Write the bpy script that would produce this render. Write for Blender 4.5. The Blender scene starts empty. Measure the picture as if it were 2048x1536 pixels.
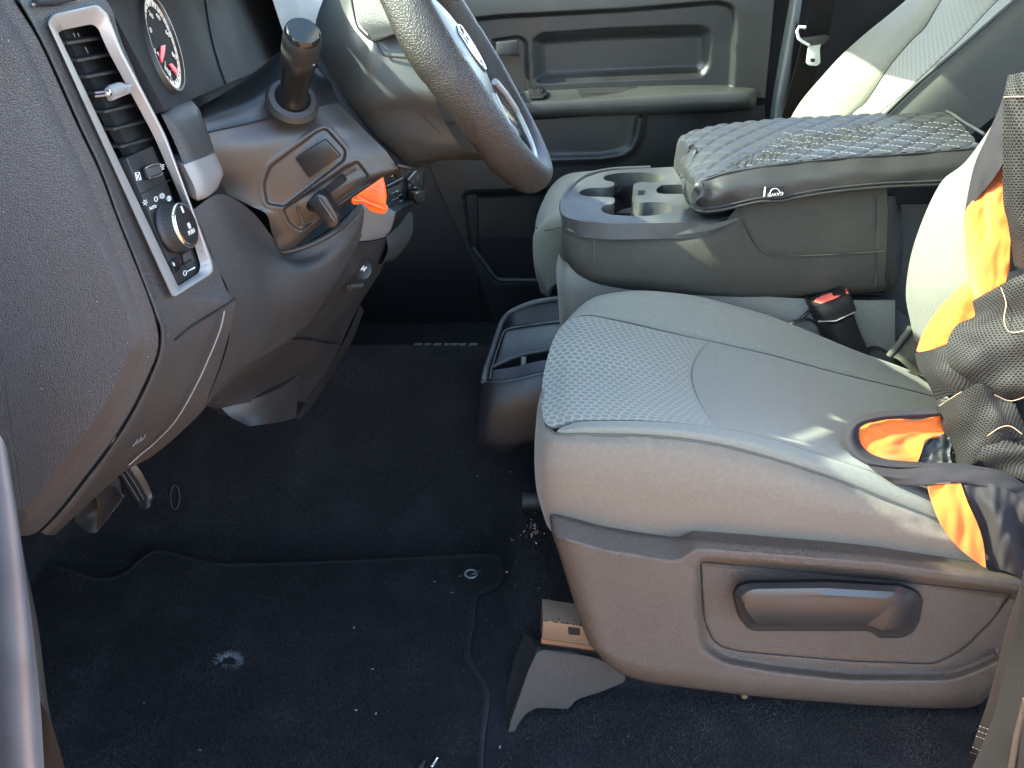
import bpy, bmesh, math, random
import numpy as np
from mathutils import Vector, Matrix, noise
from mathutils.geometry import tessellate_polygon
R = math.radians
random.seed(7)
sc = bpy.context.scene
COL = sc.collection

# ---------------------------------------------------------------- camera
# The cab: x runs rearwards, y runs from the driver's door to the passenger's door, z is up; the carpet is at z = 0 (metres).
CAM = Vector((0.0, 0.0, 1.08)); PITCH = R(30); F = 1560.0; W2, H2 = 1024.0, 768.0
cd = bpy.data.cameras.new('camera'); cam = bpy.data.objects.new('camera', cd); COL.objects.link(cam)
cam.location = CAM; cam.rotation_euler = (R(90) - PITCH, 0, 0)
cd.sensor_fit = 'HORIZONTAL'; cd.sensor_width = 36; cd.lens = 36 * F / 2048
cd.clip_start = 0.02; cd.clip_end = 400
sc.camera = cam

# ---------------------------------------------------------------- light
SUN_DIR = Vector((1.0, 0.13, -0.75)).normalized()          # the way the sunlight travels
w = bpy.data.worlds.new('World'); sc.world = w; w.use_nodes = True
nt = w.node_tree; bg = nt.nodes['Background']
sky = nt.nodes.new('ShaderNodeTexSky'); sky.sky_type = 'NISHITA'; sky.sun_disc = False
sky.sun_elevation = math.asin(-SUN_DIR.z); sky.sun_rotation = math.atan2(-SUN_DIR.x, -SUN_DIR.y)
sky.air_density = 1.0; sky.dust_density = 1.3; sky.ozone_density = 1.0
nt.links.new(sky.outputs[0], bg.inputs[0]); bg.inputs[1].default_value = 0.15
sd = bpy.data.lights.new('sun', 'SUN'); sun = bpy.data.objects.new('sun', sd); COL.objects.link(sun)
sun.location = (-3, -1, 4)
sun.rotation_euler = SUN_DIR.to_track_quat('-Z', 'Y').to_euler()
sd.energy = 2.0; sd.angle = R(0.5); sd.color = (1.0, 0.93, 0.80)
sc.view_settings.view_transform = 'Standard'; sc.view_settings.look = 'None'
sc.view_settings.exposure = 3.65; sc.view_settings.gamma = 1.0; sc.view_settings.use_curve_mapping = False
sc.render.engine = 'CYCLES'
sc.cycles.use_denoising = True; sc.cycles.max_bounces = 10; sc.cycles.diffuse_bounces = 6; sc.cycles.transparent_max_bounces = 12
sc.cycles.sample_clamp_indirect = 6.0; sc.cycles.caustics_reflective = False; sc.cycles.caustics_refractive = False

# ---------------------------------------------------------------- measuring helpers
# A ray through a spot of the photograph (2048 x 1536), met with a real plane of the cab.
_fw = Vector((0, math.cos(PITCH), -math.sin(PITCH))); _up = Vector((0, math.sin(PITCH), math.cos(PITCH)))
def ray(px, py): return _fw * F + Vector((px - W2, 0, 0)) + _up * (H2 - py)
def P(px, py, Y):
    d = ray(px, py); return CAM + d * (Y / d.y)
def PZ(px, py, Z):
    d = ray(px, py); return CAM + d * ((Z - CAM.z) / d.z)
def PX(px, py, X):
    d = ray(px, py); return CAM + d * (X / d.x)
class Plane:
    def __init__(s, a, b, c):                  # a origin, b along local x, c along local y
        s.o = Vector(a); s.x = (Vector(b) - s.o).normalized()
        s.n = s.x.cross(Vector(c) - s.o).normalized(); s.y = s.n.cross(s.x)
    def at(s, px, py, h=0.0):
        d = ray(px, py); return CAM + d * ((s.o + s.n * h - CAM).dot(s.n) / d.dot(s.n))
    def p(s, u, v, h=0): return s.o + s.x * u + s.y * v + s.n * h
    def uv(s, px, py):
        q = s.at(px, py) - s.o; return (q.dot(s.x), q.dot(s.y))

# ---------------------------------------------------------------- objects
def link(name, me, parent=None):
    o = bpy.data.objects.new(name, me); COL.objects.link(o)
    if parent is not None:
        o.parent = parent; o.matrix_parent_inverse = Matrix.Translation(parent.get('base_loc', (0, 0, 0))).inverted() if parent.type == 'EMPTY' else Matrix.Identity(4)
    return o
def thing(name, label, cat, loc=(0, 0, 0), group=None):
    e = bpy.data.objects.new(name, None); COL.objects.link(e); e.location = loc; e['base_loc'] = tuple(loc)
    e.empty_display_size = 0.05; e['label'] = label; e['category'] = cat
    if group: e['group'] = group
    return e
def tag(o, label, cat, group=None):
    o['label'] = label; o['category'] = cat
    if group: o['group'] = group
    return o
def struct(o): o['kind'] = 'structure'; return o

def mesh(name, V, Fc, mat, parent=None, uv=None, sharp=40, smooth=True):
    me = bpy.data.meshes.new(name); me.from_pydata([tuple(v) for v in V], [], Fc)
    bm = bmesh.new(); bm.from_mesh(me); bm.normal_update(); bm.to_mesh(me); bm.free()
    if uv:
        l = me.uv_layers.new(name='UVMap')
        for lp in me.loops: l.data[lp.index].uv = uv[lp.vertex_index]
    if smooth:
        me.shade_smooth()
        if sharp < 180: me.set_sharp_from_angle(angle=R(sharp))
    me.materials.append(mat)
    return link(name, me, parent)
def bmobj(name, bm, mat, parent=None, sharp=35, recalc=True):
    me = bpy.data.meshes.new(name)
    if recalc: bmesh.ops.recalc_face_normals(bm, faces=bm.faces[:])
    bm.to_mesh(me); bm.free()
    me.shade_smooth()
    if sharp < 180: me.set_sharp_from_angle(angle=R(sharp))
    me.materials.append(mat)
    return link(name, me, parent)

def _cr(p0, p1, p2, p3, t):
    t2, t3 = t * t, t * t * t
    return tuple(0.5 * (2 * b + (c - a) * t + (2 * a - 5 * b + 4 * c - d) * t2 + (3 * b - a - 3 * c + d) * t3) for a, b, c, d in zip(p0, p1, p2, p3))
def curve(pts, n, closed=False, lin=False):
    """resample control points to n+1 (open) or n (closed) points, evenly along the first two coordinates"""
    pts = [tuple(p) for p in pts]; m = len(pts); fine = []
    segs = m if closed else m - 1
    K = 1 if lin else 16
    for i in range(segs):
        if closed: a, b, c, d = (pts[(i + k) % m] for k in (-1, 0, 1, 2))
        else:
            b, c = pts[i], pts[i + 1]
            a = pts[i - 1] if i > 0 else tuple(2 * x - y for x, y in zip(b, c))
            d = pts[i + 2] if i + 2 < m else tuple(2 * y - x for x, y in zip(b, c))
        for k in range(K): fine.append(b if lin else _cr(a, b, c, d, k / K))
    fine.append(pts[0] if closed else pts[-1])
    L = [0]
    for i in range(1, len(fine)): L.append(L[-1] + math.dist(fine[i][:2], fine[i - 1][:2]) + 1e-9)
    out = []; j = 0; cnt = n if closed else n + 1
    for k in range(cnt):
        s = L[-1] * k / n
        while j < len(L) - 2 and L[j + 1] < s: j += 1
        t = (s - L[j]) / (L[j + 1] - L[j]); t = min(max(t, 0), 1)
        out.append(tuple(x + (y - x) * t for x, y in zip(fine[j], fine[j + 1])))
    return out
def sstep(a, b, x):
    if a == b: return float(x >= a)
    t = min(max((x - a) / (b - a), 0), 1); return t * t * (3 - 2 * t)
def pdist(px, py, poly):
    """distance of a point to a polyline"""
    best = 1e9
    for (ax, ay), (bx, by) in zip(poly[:-1], poly[1:]):
        dx, dy = bx - ax, by - ay; q = dx * dx + dy * dy
        t = 0 if q == 0 else min(max(((px - ax) * dx + (py - ay) * dy) / q, 0), 1)
        best = min(best, math.hypot(px - ax - t * dx, py - ay - t * dy))
    return best
def inside(px, py, poly):
    c = False; n = len(poly)
    for i in range(n):
        (x1, y1), (x2, y2) = poly[i][:2], poly[(i + 1) % n][:2]
        if (y1 > py) != (y2 > py) and px < (x2 - x1) * (py - y1) / (y2 - y1) + x1: c = not c
    return c
def sdist(px, py, poly):
    d = pdist(px, py, [p[:2] for p in poly] + [poly[0][:2]]); return -d if inside(px, py, poly) else d

def netpts(rows, nu, nv, lin_u=False, lin_v=False):
    """smooth grid through rows of control points (px, py, Y); nv samples to each span between rows"""
    C = [curve(r, nu, lin=lin_u) for r in rows]; m = len(C); G = []
    for i in range(m - 1):
        for k in range(nv):
            t = k / nv; row = []
            for j in range(nu + 1):
                b, c = C[i][j], C[i + 1][j]
                if lin_v: row.append(tuple(x + (y - x) * t for x, y in zip(b, c))); continue
                a = C[i - 1][j] if i else tuple(2 * x - y for x, y in zip(b, c))
                d = C[i + 2][j] if i + 2 < m else tuple(2 * y - x for x, y in zip(b, c))
                row.append(_cr(a, b, c, d, t))
            G.append(row)
    G.append(C[-1]); return G
def gridmesh(name, G, mat, parent=None, uv=True, skirt=None, sharp=60, closed=False, flip=False, skip=None):
    nr, nc = len(G), len(G[0]); V = [v for r in G for v in r]; Fc = []
    for i in range(nr - 1):
        for j in range(nc if closed else nc - 1):
            if skip and skip(i, j): continue
            q = (i * nc + j, i * nc + (j + 1) % nc, (i + 1) * nc + (j + 1) % nc, (i + 1) * nc + j)
            Fc.append(q[::-1] if not flip else q)
    U = None
    if uv:
        U = []; 
        lu = [0] * nc
        mid = nr // 2
        for j in range(1, nc): lu[j] = lu[j - 1] + (Vector(G[mid][j]) - Vector(G[mid][j - 1])).length
        lv = [0] * nr; mj = nc // 2
        for i in range(1, nr): lv[i] = lv[i - 1] + (Vector(G[i][mj]) - Vector(G[i - 1][mj])).length
        U = [(lu[j], lv[i]) for i in range(nr) for j in range(nc)]
    if skirt:
        sv = Vector(skirt); base = len(V)
        loop = [(0, j) for j in range(nc)] + [(i, nc - 1) for i in range(1, nr)] + [(nr - 1, j) for j in range(nc - 2, -1, -1)] + [(i, 0) for i in range(nr - 2, 0, -1)]
        for (i, j) in loop:
            V.append(Vector(G[i][j]) + sv)
            if U: U.append(U[i * nc + j])
        n = len(loop)
        for k in range(n):
            a = loop[k][0] * nc + loop[k][1]; b = loop[(k + 1) % n][0] * nc + loop[(k + 1) % n][1]
            q = (a, b, base + (k + 1) % n, base + k); Fc.append(q if not flip else q[::-1])
    return mesh(name, V, Fc, mat, parent, U, sharp)
def roll(i, n, w):
    """0 inside, rises to 1 at the border, over w samples"""
    d = min(i, n - i)
    if d >= w: return 0.0
    t = 1 - d / w; return 1 - math.sqrt(max(0, 1 - t * t))
def sheet(name, rows, nu, nv, mat, parent=None, lin_u=False, lin_v=False, edge=None, fn=None, skirt=None, sharp=60, flip=False, hole=None):
    """rows of (px, py, Y); edge = (left, right, top, bottom, depth, samples) rounds those borders away; fn(px, py, Y, u, v) moves the depth"""
    G = netpts(rows, nu, nv, lin_u, lin_v); nr, nc = len(G), len(G[0]); out = []
    for i, r in enumerate(G):
        o = []
        for j, (px, py, Y) in enumerate(r):
            if edge:
                l, rr, t, b, dep, ws = edge
                e = 0
                if l: e = max(e, roll(min(j, nc), 2 * nc, ws))
                if rr: e = max(e, roll(min(nc - 1 - j, nc), 2 * nc, ws))
                e2 = 0
                if t: e2 = max(e2, roll(i, 2 * nr, ws))
                if b: e2 = max(e2, roll(nr - 1 - i, 2 * nr, ws))
                Y += dep * min(1.0, e + e2)
            if fn: Y += fn(px, py, Y, j / (nc - 1), i / (nr - 1))
            o.append(P(px, py, Y))
        out.append(o)
    sk = (lambda i, j: inside((G[i][j][0] + G[i + 1][j + 1][0]) / 2, (G[i][j][1] + G[i + 1][j + 1][1]) / 2, hole)) if hole else None
    return gridmesh(name, out, mat, parent, skirt=skirt, sharp=sharp, flip=flip, skip=sk)

def fillet(pts, r, seg=5):
    """round the corners of a closed 2-D outline; r one radius or one per corner"""
    n = len(pts); out = []
    for i in range(n):
        p = Vector(pts[i][:2]); a = Vector(pts[i - 1][:2]); b = Vector(pts[(i + 1) % n][:2])
        rr = r[i] if isinstance(r, (list, tuple)) else r
        va, vb = a - p, b - p; la, lb = va.length, vb.length
        rr = min(rr, la * 0.49, lb * 0.49)
        if rr < 1e-6: out.append(tuple(p)); continue
        s, e = p + va / la * rr, p + vb / lb * rr
        for k in range(seg + 1):
            t = k / seg; q = s * (1 - t) ** 2 + p * 2 * t * (1 - t) + e * t * t; out.append(tuple(q))
    return out
def prism(name, pts, vec, mat, parent=None, bevel=0.0, seg=2, sharp=35, holes=None):
    """a solid from a closed outline of 3-D points pushed along vec"""
    bm = bmesh.new(); vec = Vector(vec)
    loops = [[Vector(p) for p in pts]] + [[Vector(p) for p in h] for h in (holes or [])]
    flat = [p for l in loops for p in l]; n = len(flat)
    tris = tessellate_polygon(loops) if holes else None
    A = [bm.verts.new(p) for p in flat]; B = [bm.verts.new(p + vec) for p in flat]
    if holes:
        for t in tris:
            try: bm.faces.new([A[k] for k in t]); bm.faces.new([B[k] for k in reversed(t)])
            except ValueError: pass
    else:
        bm.faces.new(A); bm.faces.new(B[::-1])
    s = 0
    for l in loops:
        m = len(l)
        for k in range(m): bm.faces.new([A[s + k], A[s + (k + 1) % m], B[s + (k + 1) % m], B[s + k]])
        s += m
    bmesh.ops.recalc_face_normals(bm, faces=bm.faces[:])
    if bevel:
        es = [e for e in bm.edges if len(e.link_faces) == 2 and e.calc_face_angle(0) > 0.9 and any(len(f.verts) > 4 or holes for f in e.link_faces)]
        if not holes: es = [e for e in es if any(len(f.verts) == n and n != 4 for f in e.link_faces)] if n != 4 else [e for e in bm.edges]
        bmesh.ops.bevel(bm, geom=es, offset=bevel, segments=seg, affect='EDGES', profile=0.5, clamp_overlap=True)
    return bmobj(name, bm, mat, parent, sharp)
def pxprism(name, pts, Y, depth, mat, parent=None, r=0, bevel=0.002, plane=None, holes=None, sharp=35):
    o = fillet(pts, r) if r else pts
    f = (lambda p: plane.at(*p)) if plane else (lambda p: P(p[0], p[1], Y))
    v = -plane.n * depth if plane else Vector((0, depth, 0))
    return prism(name, [f(p) for p in o], v, mat, parent, bevel, sharp=sharp, holes=[[f(q) for q in h] for h in holes] if holes else None)
def tube(name, pts, r, mat, parent=None, seg=10, closed=False, flat=1.0, flatdir=None, sharp=180, cap=True):
    pts = [Vector(p) for p in pts]; n = len(pts); V = []; Fc = []; prev = None
    for i in range(n):
        a = pts[i - 1] if (i or closed) else pts[i]; b = pts[(i + 1) % n] if (i < n - 1 or closed) else pts[i]
        t = (b - a).normalized()
        if flatdir is not None: u = Vector(flatdir)
        elif prev is None: u = Vector((0, 0, 1)) if abs(t.z) < 0.9 else Vector((1, 0, 0))
        else: u = prev
        u = (u - t * u.dot(t)).normalized(); v = t.cross(u); prev = u
        rr = r[i] if isinstance(r, (list, tuple)) else r
        for k in range(seg):
            an = 2 * math.pi * k / seg; V.append(pts[i] + u * (math.cos(an) * rr * flat) + v * (math.sin(an) * rr))
    for i in range(n if closed else n - 1):
        for k in range(seg):
            i2 = (i + 1) % n
            Fc.append((i * seg + k, i * seg + (k + 1) % seg, i2 * seg + (k + 1) % seg, i2 * seg + k))
    if not closed and cap: Fc.append(tuple(range(seg))[::-1]); Fc.append(tuple((n - 1) * seg + k for k in range(seg)))
    return mesh(name, V, Fc, mat, parent, None, sharp if sharp < 180 else 70)
def lathe(name, prof, origin, axis, mat, parent=None, seg=32, sharp=35, ridges=0, ridge_depth=0.0, ridge_span=None):
    axis = Vector(axis).normalized(); u = axis.orthogonal().normalized(); v = axis.cross(u); o = Vector(origin)
    V = []; Fc = []; n = len(prof)
    for i, (r, h) in enumerate(prof):
        for k in range(seg):
            an = 2 * math.pi * k / seg; rr = r
            if ridges and ridge_span and ridge_span[0] <= i <= ridge_span[1] and k % 2: rr -= ridge_depth
            V.append(o + axis * h + (u * math.cos(an) + v * math.sin(an)) * rr)
    for i in range(n - 1):
        for k in range(seg): Fc.append((i * seg + k, i * seg + (k + 1) % seg, (i + 1) * seg + (k + 1) % seg, (i + 1) * seg + k))
    Fc.append(tuple(range(seg))[::-1]); Fc.append(tuple((n - 1) * seg + k for k in range(seg)))
    return mesh(name, V, Fc, mat, parent, None, sharp)
def box(name, lo, hi, mat, parent=None, bevel=0.004, seg=2, rot=None, at=None):
    bm = bmesh.new(); bmesh.ops.create_cube(bm, size=1)
    lo, hi = Vector(lo), Vector(hi)
    for v in bm.verts: v.co = Vector((lo[k] + (v.co[k] + 0.5) * (hi[k] - lo[k]) for k in range(3)))
    if bevel: bmesh.ops.bevel(bm, geom=bm.edges[:], offset=bevel, segments=seg, affect='EDGES', profile=0.5, clamp_overlap=True)
    if rot is not None: bm.transform(Matrix.Translation(at) @ rot.to_matrix().to_4x4() if hasattr(rot, 'to_matrix') else Matrix.Translation(at) @ rot)
    return bmobj(name, bm, mat, parent)
def text(name, body, origin, xdir, ydir, size, mat, parent=None, align='CENTER', extrude=0.0002):
    c = bpy.data.curves.new(name, 'FONT'); c.body = body; c.size = size; c.align_x = align; c.align_y = 'CENTER'; c.extrude = extrude
    c.resolution_u = 3
    o = bpy.data.objects.new(name + '_tmp', c); COL.objects.link(o)
    dg = bpy.context.evaluated_depsgraph_get(); me = bpy.data.meshes.new_from_object(o.evaluated_get(dg))
    bpy.data.objects.remove(o); bpy.data.curves.remove(c)
    x = Vector(xdir).normalized(); z = x.cross(Vector(ydir)).normalized(); y = z.cross(x)
    M = Matrix((x, y, z)).transposed().to_4x4(); M.translation = Vector(origin); me.transform(M)
    me.materials.clear(); me.materials.append(mat); me.name = name
    return link(name, me, parent)
# ---------------------------------------------------------------- materials
SPEC = 1.0
class NB:
    def __init__(s, name):
        s.m = bpy.data.materials.new(name); s.m.use_nodes = True; s.t = s.m.node_tree; s.b = s.t.nodes['Principled BSDF']
        s.co = s.t.nodes.new('ShaderNodeTexCoord')
    def n(s, typ, **k):
        x = s.t.nodes.new('ShaderNode' + typ)
        for a, v in k.items(): setattr(x, a, v)
        return x
    def l(s, a, b): s.t.links.new(a, b)
    def math(s, op, a, b=None, c=None):
        x = s.n('Math', operation=op)
        for i, v in enumerate((a, b, c)):
            if v is None: continue
            if isinstance(v, (int, float)): x.inputs[i].default_value = v
            else: s.l(v, x.inputs[i])
        return x.outputs[0]
    def vm(s, op, a, b=None):
        x = s.n('VectorMath', operation=op)
        for i, v in enumerate((a, b)):
            if v is None: continue
            if isinstance(v, (tuple, list)): x.inputs[i].default_value = v
            else: s.l(v, x.inputs[i])
        return x.outputs['Value'] if op in ('LENGTH', 'DOT_PRODUCT') else x.outputs[0]
    def noise(s, scale, detail=3, rough=0.55, vec=None):
        x = s.n('TexNoise'); x.inputs['Scale'].default_value = scale; x.inputs['Detail'].default_value = detail; x.inputs['Roughness'].default_value = rough
        s.l(vec if vec is not None else s.co.outputs['Object'], x.inputs['Vector']); return x.outputs['Fac']
    def voro(s, scale, feature='F1', vec=None, rand=1.0):
        x = s.n('TexVoronoi', feature=feature); x.inputs['Scale'].default_value = scale; x.inputs['Randomness'].default_value = rand
        s.l(vec if vec is not None else s.co.outputs['Object'], x.inputs['Vector']); return x.outputs['Distance']
    def ramp(s, fac, a, b, lo=0.0, hi=1.0):
        x = s.n('MapRange'); x.clamp = True
        s.l(fac, x.inputs[0]); x.inputs[1].default_value = a; x.inputs[2].default_value = b; x.inputs[3].default_value = lo; x.inputs[4].default_value = hi
        return x.outputs[0]
    def mix(s, fac, a, b):
        x = s.n('Mix', data_type='RGBA')
        if isinstance(fac, (int, float)): x.inputs[0].default_value = fac
        else: s.l(fac, x.inputs[0])
        for i, v in ((6, a), (7, b)):
            if isinstance(v, (tuple, list)): x.inputs[i].default_value = (*v[:3], 1)
            else: s.l(v, x.inputs[i])
        return x.outputs[2]
    def bump(s, h, strength=0.3, dist=0.001, prev=None):
        x = s.n('Bump'); x.inputs['Strength'].default_value = strength; x.inputs['Distance'].default_value = dist
        s.l(h, x.inputs['Height'])
        if prev is not None: s.l(prev, x.inputs['Normal'])
        return x.outputs[0]
    def hexd(s, vec, cell):
        """distance to the nearest point of a hexagonal lattice, in cells"""
        p = s.vm('SCALE', vec); p.node.inputs['Scale'].default_value = 1.0 / cell
        q = 1.7320508
        def half(off):
            a = s.vm('ADD', p, (off[0] + 400, off[1] + 400 * q, 0))
            m = s.vm('MODULO', a, (1, q, 1)); c = s.vm('SUBTRACT', m, (0.5, q / 2, 0))
            return s.vm('LENGTH', s.vm('MULTIPLY', c, (1, 1, 0)))
        return s.math('MINIMUM', half((0, 0)), half((0.5, q / 2)))
    def done(s, color=None, rough=0.5, metal=0.0, spec=0.5, normal=None):
        b = s.b
        if color is not None:
            if isinstance(color, (tuple, list)): b.inputs['Base Color'].default_value = (*color[:3], 1)
            else: s.l(color, b.inputs['Base Color'])
        if isinstance(rough, (int, float)): b.inputs['Roughness'].default_value = rough
        else: s.l(rough, b.inputs['Roughness'])
        b.inputs['Metallic'].default_value = metal; b.inputs['Specular IOR Level'].default_value = spec
        if normal is not None: s.l(normal, b.inputs['Normal'])
        return s.m

def specks(k, base, col=(0.5, 0.48, 0.45), scale=90, thr=0.06, amount=0.8):
    """scattered crumbs of light dust"""
    d = k.voro(scale); n = k.noise(7, 2)
    f = k.math('MULTIPLY', k.ramp(d, thr, thr * 0.5, 0, amount), k.ramp(n, 0.5, 0.6))
    return k.mix(f, base, col)
def leathery(name, base, grain=520, strength=0.35, rough=0.55, dust=0.25, dustcol=(0.22, 0.21, 0.20), speck=True, dist=0.0006, spec=0.5, wear=None):
    k = NB(name)
    big = k.noise(6, 4); fine = k.noise(220, 3)
    d = k.math('MULTIPLY', k.ramp(big, 0.42, 0.72, 0, dust), k.ramp(fine, 0.3, 0.7, 0.5, 1.0))
    c = k.mix(d, base, dustcol)
    if speck: c = specks(k, c)
    v = k.voro(grain, 'DISTANCE_TO_EDGE')
    h = k.math('ADD', k.ramp(v, 0.0, 0.25), k.math('MULTIPLY', k.noise(grain * 0.6, 3), 0.6))
    nrm = k.bump(h, strength, dist)
    r = k.ramp(big, 0.3, 0.7, rough - 0.06, rough + 0.08)
    return k.done(c, r, 0, spec * SPEC, nrm)
def smoothp(name, base, rough=0.45, dust=0.15, dustcol=(0.2, 0.19, 0.18), metal=0.0, bump=0.12, scale=900, spec=0.5):
    k = NB(name); big = k.noise(9, 4)
    c = k.mix(k.ramp(big, 0.45, 0.75, 0, dust), base, dustcol)
    return k.done(c, k.ramp(big, 0.3, 0.7, rough - 0.05, rough + 0.08), metal, spec * (SPEC if rough > 0.3 else 1), k.bump(k.noise(scale, 2), bump, 0.0004))
def cloth(name, base, scale=900, strength=0.5, dirt=0.25, dirtcol=(0.16, 0.13, 0.10), rough=0.9, uv=False, stretch=(1, 1, 1)):
    k = NB(name)
    vec = k.vm('MULTIPLY', k.co.outputs['UV' if uv else 'Object'], stretch)
    wv = k.n('TexWave', wave_type='BANDS', bands_direction='DIAGONAL'); wv.inputs['Scale'].default_value = scale / 6.28; wv.inputs['Distortion'].default_value = 1.5; wv.inputs['Detail'].default_value = 1
    k.l(vec, wv.inputs['Vector'])
    n1 = k.noise(scale * 0.9, 3); n2 = k.noise(5, 5); n3 = k.noise(scale * 0.25, 2)
    c = k.mix(k.ramp(n1, 0.3, 0.7, 0, 0.35), base, tuple(x * 0.62 for x in base))
    c = k.mix(k.ramp(n3, 0.45, 0.75, 0, 0.25), c, tuple(min(1, x * 1.35) for x in base))
    c = k.mix(k.ramp(n2, 0.5, 0.75, 0, dirt), c, dirtcol)
    h = k.math('ADD', k.math('MULTIPLY', wv.outputs['Fac'], 0.25), n1)
    m = k.done(c, rough, 0, 0.25 if max(base) > 0.1 else 0.1, k.bump(h, strength, 0.0006))
    k.b.inputs['Sheen Weight'].default_value = 0.15 if max(base) > 0.1 else 0.02
    return m

M = {}
M['dash'] = leathery('dash_plastic', (0.040, 0.038, 0.0375), 460, 0.6, 0.46, 0.35, (0.055, 0.052, 0.05))
M['dash_smooth'] = smoothp('dash_lower_plastic', (0.028, 0.0255, 0.024), 0.42, 0.35, (0.05, 0.046, 0.043), bump=0.35, scale=700)
M['endcap'] = leathery('end_cap_leather_grain', (0.050, 0.048, 0.049), 430, 0.55, 0.46, 0.3, (0.05, 0.048, 0.047), dist=0.0009)
M['trimband'] = leathery('end_cap_band', (0.040, 0.039, 0.040), 600, 0.6, 0.42, 0.3, (0.09, 0.084, 0.078))
M['black'] = smoothp('black_plastic', (0.010, 0.010, 0.011), 0.42, 0.15, (0.04, 0.04, 0.04))
M['gap'] = smoothp('dark_gap', (0.004, 0.004, 0.005), 0.8, 0.0)
M['gloss'] = smoothp('gloss_black', (0.008, 0.008, 0.009), 0.12, 0.05, bump=0.0)
M['shroud'] = smoothp('column_plastic', (0.034, 0.0285, 0.025), 0.36, 0.25, (0.055, 0.048, 0.043), bump=0.3, scale=900)
M['shroud_dark'] = smoothp('column_dark_plastic', (0.012, 0.012, 0.0125), 0.34, 0.25, (0.03, 0.029, 0.028), bump=0.25, scale=900)
M['hub'] = smoothp('hub_plastic', (0.036, 0.038, 0.037), 0.36, 0.3, (0.065, 0.065, 0.063), bump=0.3, scale=900)
M['rim'] = leathery('wheel_leather', (0.018, 0.0145, 0.012), 330, 0.5, 0.48, 0.15, (0.06, 0.05, 0.045), speck=False, dist=0.0008)
M['silver'] = smoothp('silver_paint', (0.36, 0.335, 0.315), 0.42, 0.2, (0.38, 0.35, 0.32), metal=0.35, bump=0.25, scale=1200)
M['silver_dk'] = smoothp('grey_silver_plastic', (0.20, 0.19, 0.185), 0.45, 0.3, (0.14, 0.13, 0.12), bump=0.3, scale=1200)
M['chrome'] = smoothp('chrome', (0.80, 0.80, 0.80), 0.10, 0.0, metal=1.0, bump=0.0)
M['steel'] = smoothp('worn_steel', (0.19, 0.125, 0.085), 0.50, 0.5, (0.20, 0.12, 0.07), metal=0.35, bump=0.4, scale=300)
M['white'] = smoothp('white_print', (0.75, 0.75, 0.73), 0.5, 0.0, bump=0.0)
M['belt_tag'] = smoothp('light_grey_plastic', (0.48, 0.50, 0.47), 0.35, 0.1, bump=0.0)
M['red'] = smoothp('needle_red', (0.75, 0.03, 0.05), 0.4, 0.0, bump=0.0)
M['buckle_red'] = smoothp('buckle_red', (0.80, 0.12, 0.09), 0.3, 0.3, (0.75, 0.45, 0.4), bump=0.2, scale=200)
M['cream'] = smoothp('dial_ring', (0.80, 0.68, 0.57), 0.5, 0.2, (0.6, 0.52, 0.44), bump=0.0)
M['trim'] = leathery('seat_trim_plastic', (0.078, 0.059, 0.046), 400, 0.8, 0.34, 0.35, (0.10, 0.078, 0.061), dist=0.0008, speck=False)  # grey plastic tinted brown to imitate warm bounce from the ground
M['handle'] = smoothp('handle_plastic', (0.020, 0.019, 0.0195), 0.32, 0.2, (0.045, 0.042, 0.039), bump=0.2, scale=1000)
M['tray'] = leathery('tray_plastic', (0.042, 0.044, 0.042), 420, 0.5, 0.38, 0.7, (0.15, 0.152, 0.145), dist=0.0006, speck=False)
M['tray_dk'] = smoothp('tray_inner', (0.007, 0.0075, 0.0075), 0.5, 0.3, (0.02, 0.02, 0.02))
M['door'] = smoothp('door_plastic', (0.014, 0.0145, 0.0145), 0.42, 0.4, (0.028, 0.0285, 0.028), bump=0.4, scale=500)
M['door_pad'] = leathery('door_armrest_vinyl', (0.026, 0.027, 0.0265), 420, 0.5, 0.44, 0.5, (0.055, 0.056, 0.053), speck=False)
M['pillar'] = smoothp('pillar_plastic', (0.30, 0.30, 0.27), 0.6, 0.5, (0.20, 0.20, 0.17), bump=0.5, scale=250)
M['webbing'] = cloth('belt_webbing', (0.011, 0.009, 0.008), 700, 0.8, 0.2, (0.018, 0.015, 0.013), 0.8)
M['seat'] = cloth('seat_cloth', (0.172, 0.172, 0.142), 620, 0.7, 0.22, (0.15, 0.145, 0.125))
M['seat_side'] = cloth('seat_side_cloth', (0.150, 0.124, 0.096), 560, 0.7, 0.3, (0.135, 0.11, 0.085))  # browner copy of the seat cloth, ground bounce put into the colour
M['seat_dark'] = cloth('seat_dark_vinyl', (0.088, 0.090, 0.078), 900, 0.35, 0.25, (0.11, 0.11, 0.10))
M['console_cloth'] = cloth('console_cloth', (0.058, 0.055, 0.044), 700, 0.5, 0.35, (0.10, 0.097, 0.08))
M['rubber'] = smoothp('black_rubber', (0.022, 0.021, 0.020), 0.55, 0.5, (0.08, 0.076, 0.07), bump=0.3)
M['seal'] = smoothp('door_seal_grey', (0.13, 0.138, 0.155), 0.36, 0.6, (0.075, 0.08, 0.09), bump=0.6, scale=60)
M['tagorange'] = smoothp('fluorescent_tag', (0.80, 0.10, 0.008), 0.4, 0.2, (0.9, 0.09, 0.01), bump=0.2, scale=300)
M['pillar_dark'] = leathery('pillar_trim_plastic', (0.010, 0.010, 0.010), 420, 0.6, 0.6, 0.3, (0.018, 0.0175, 0.017), speck=False, spec=0.25)
M['headliner'] = smoothp('headliner', (0.46, 0.46, 0.44), 0.9, 0.0)
M['cabmetal'] = smoothp('cab_metal', (0.012, 0.012, 0.013), 0.5, 0.0)
M['bracket'] = leathery('bracket_plastic', (0.034, 0.025, 0.019), 700, 0.7, 0.42, 0.3, (0.05, 0.038, 0.03), speck=False)
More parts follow.
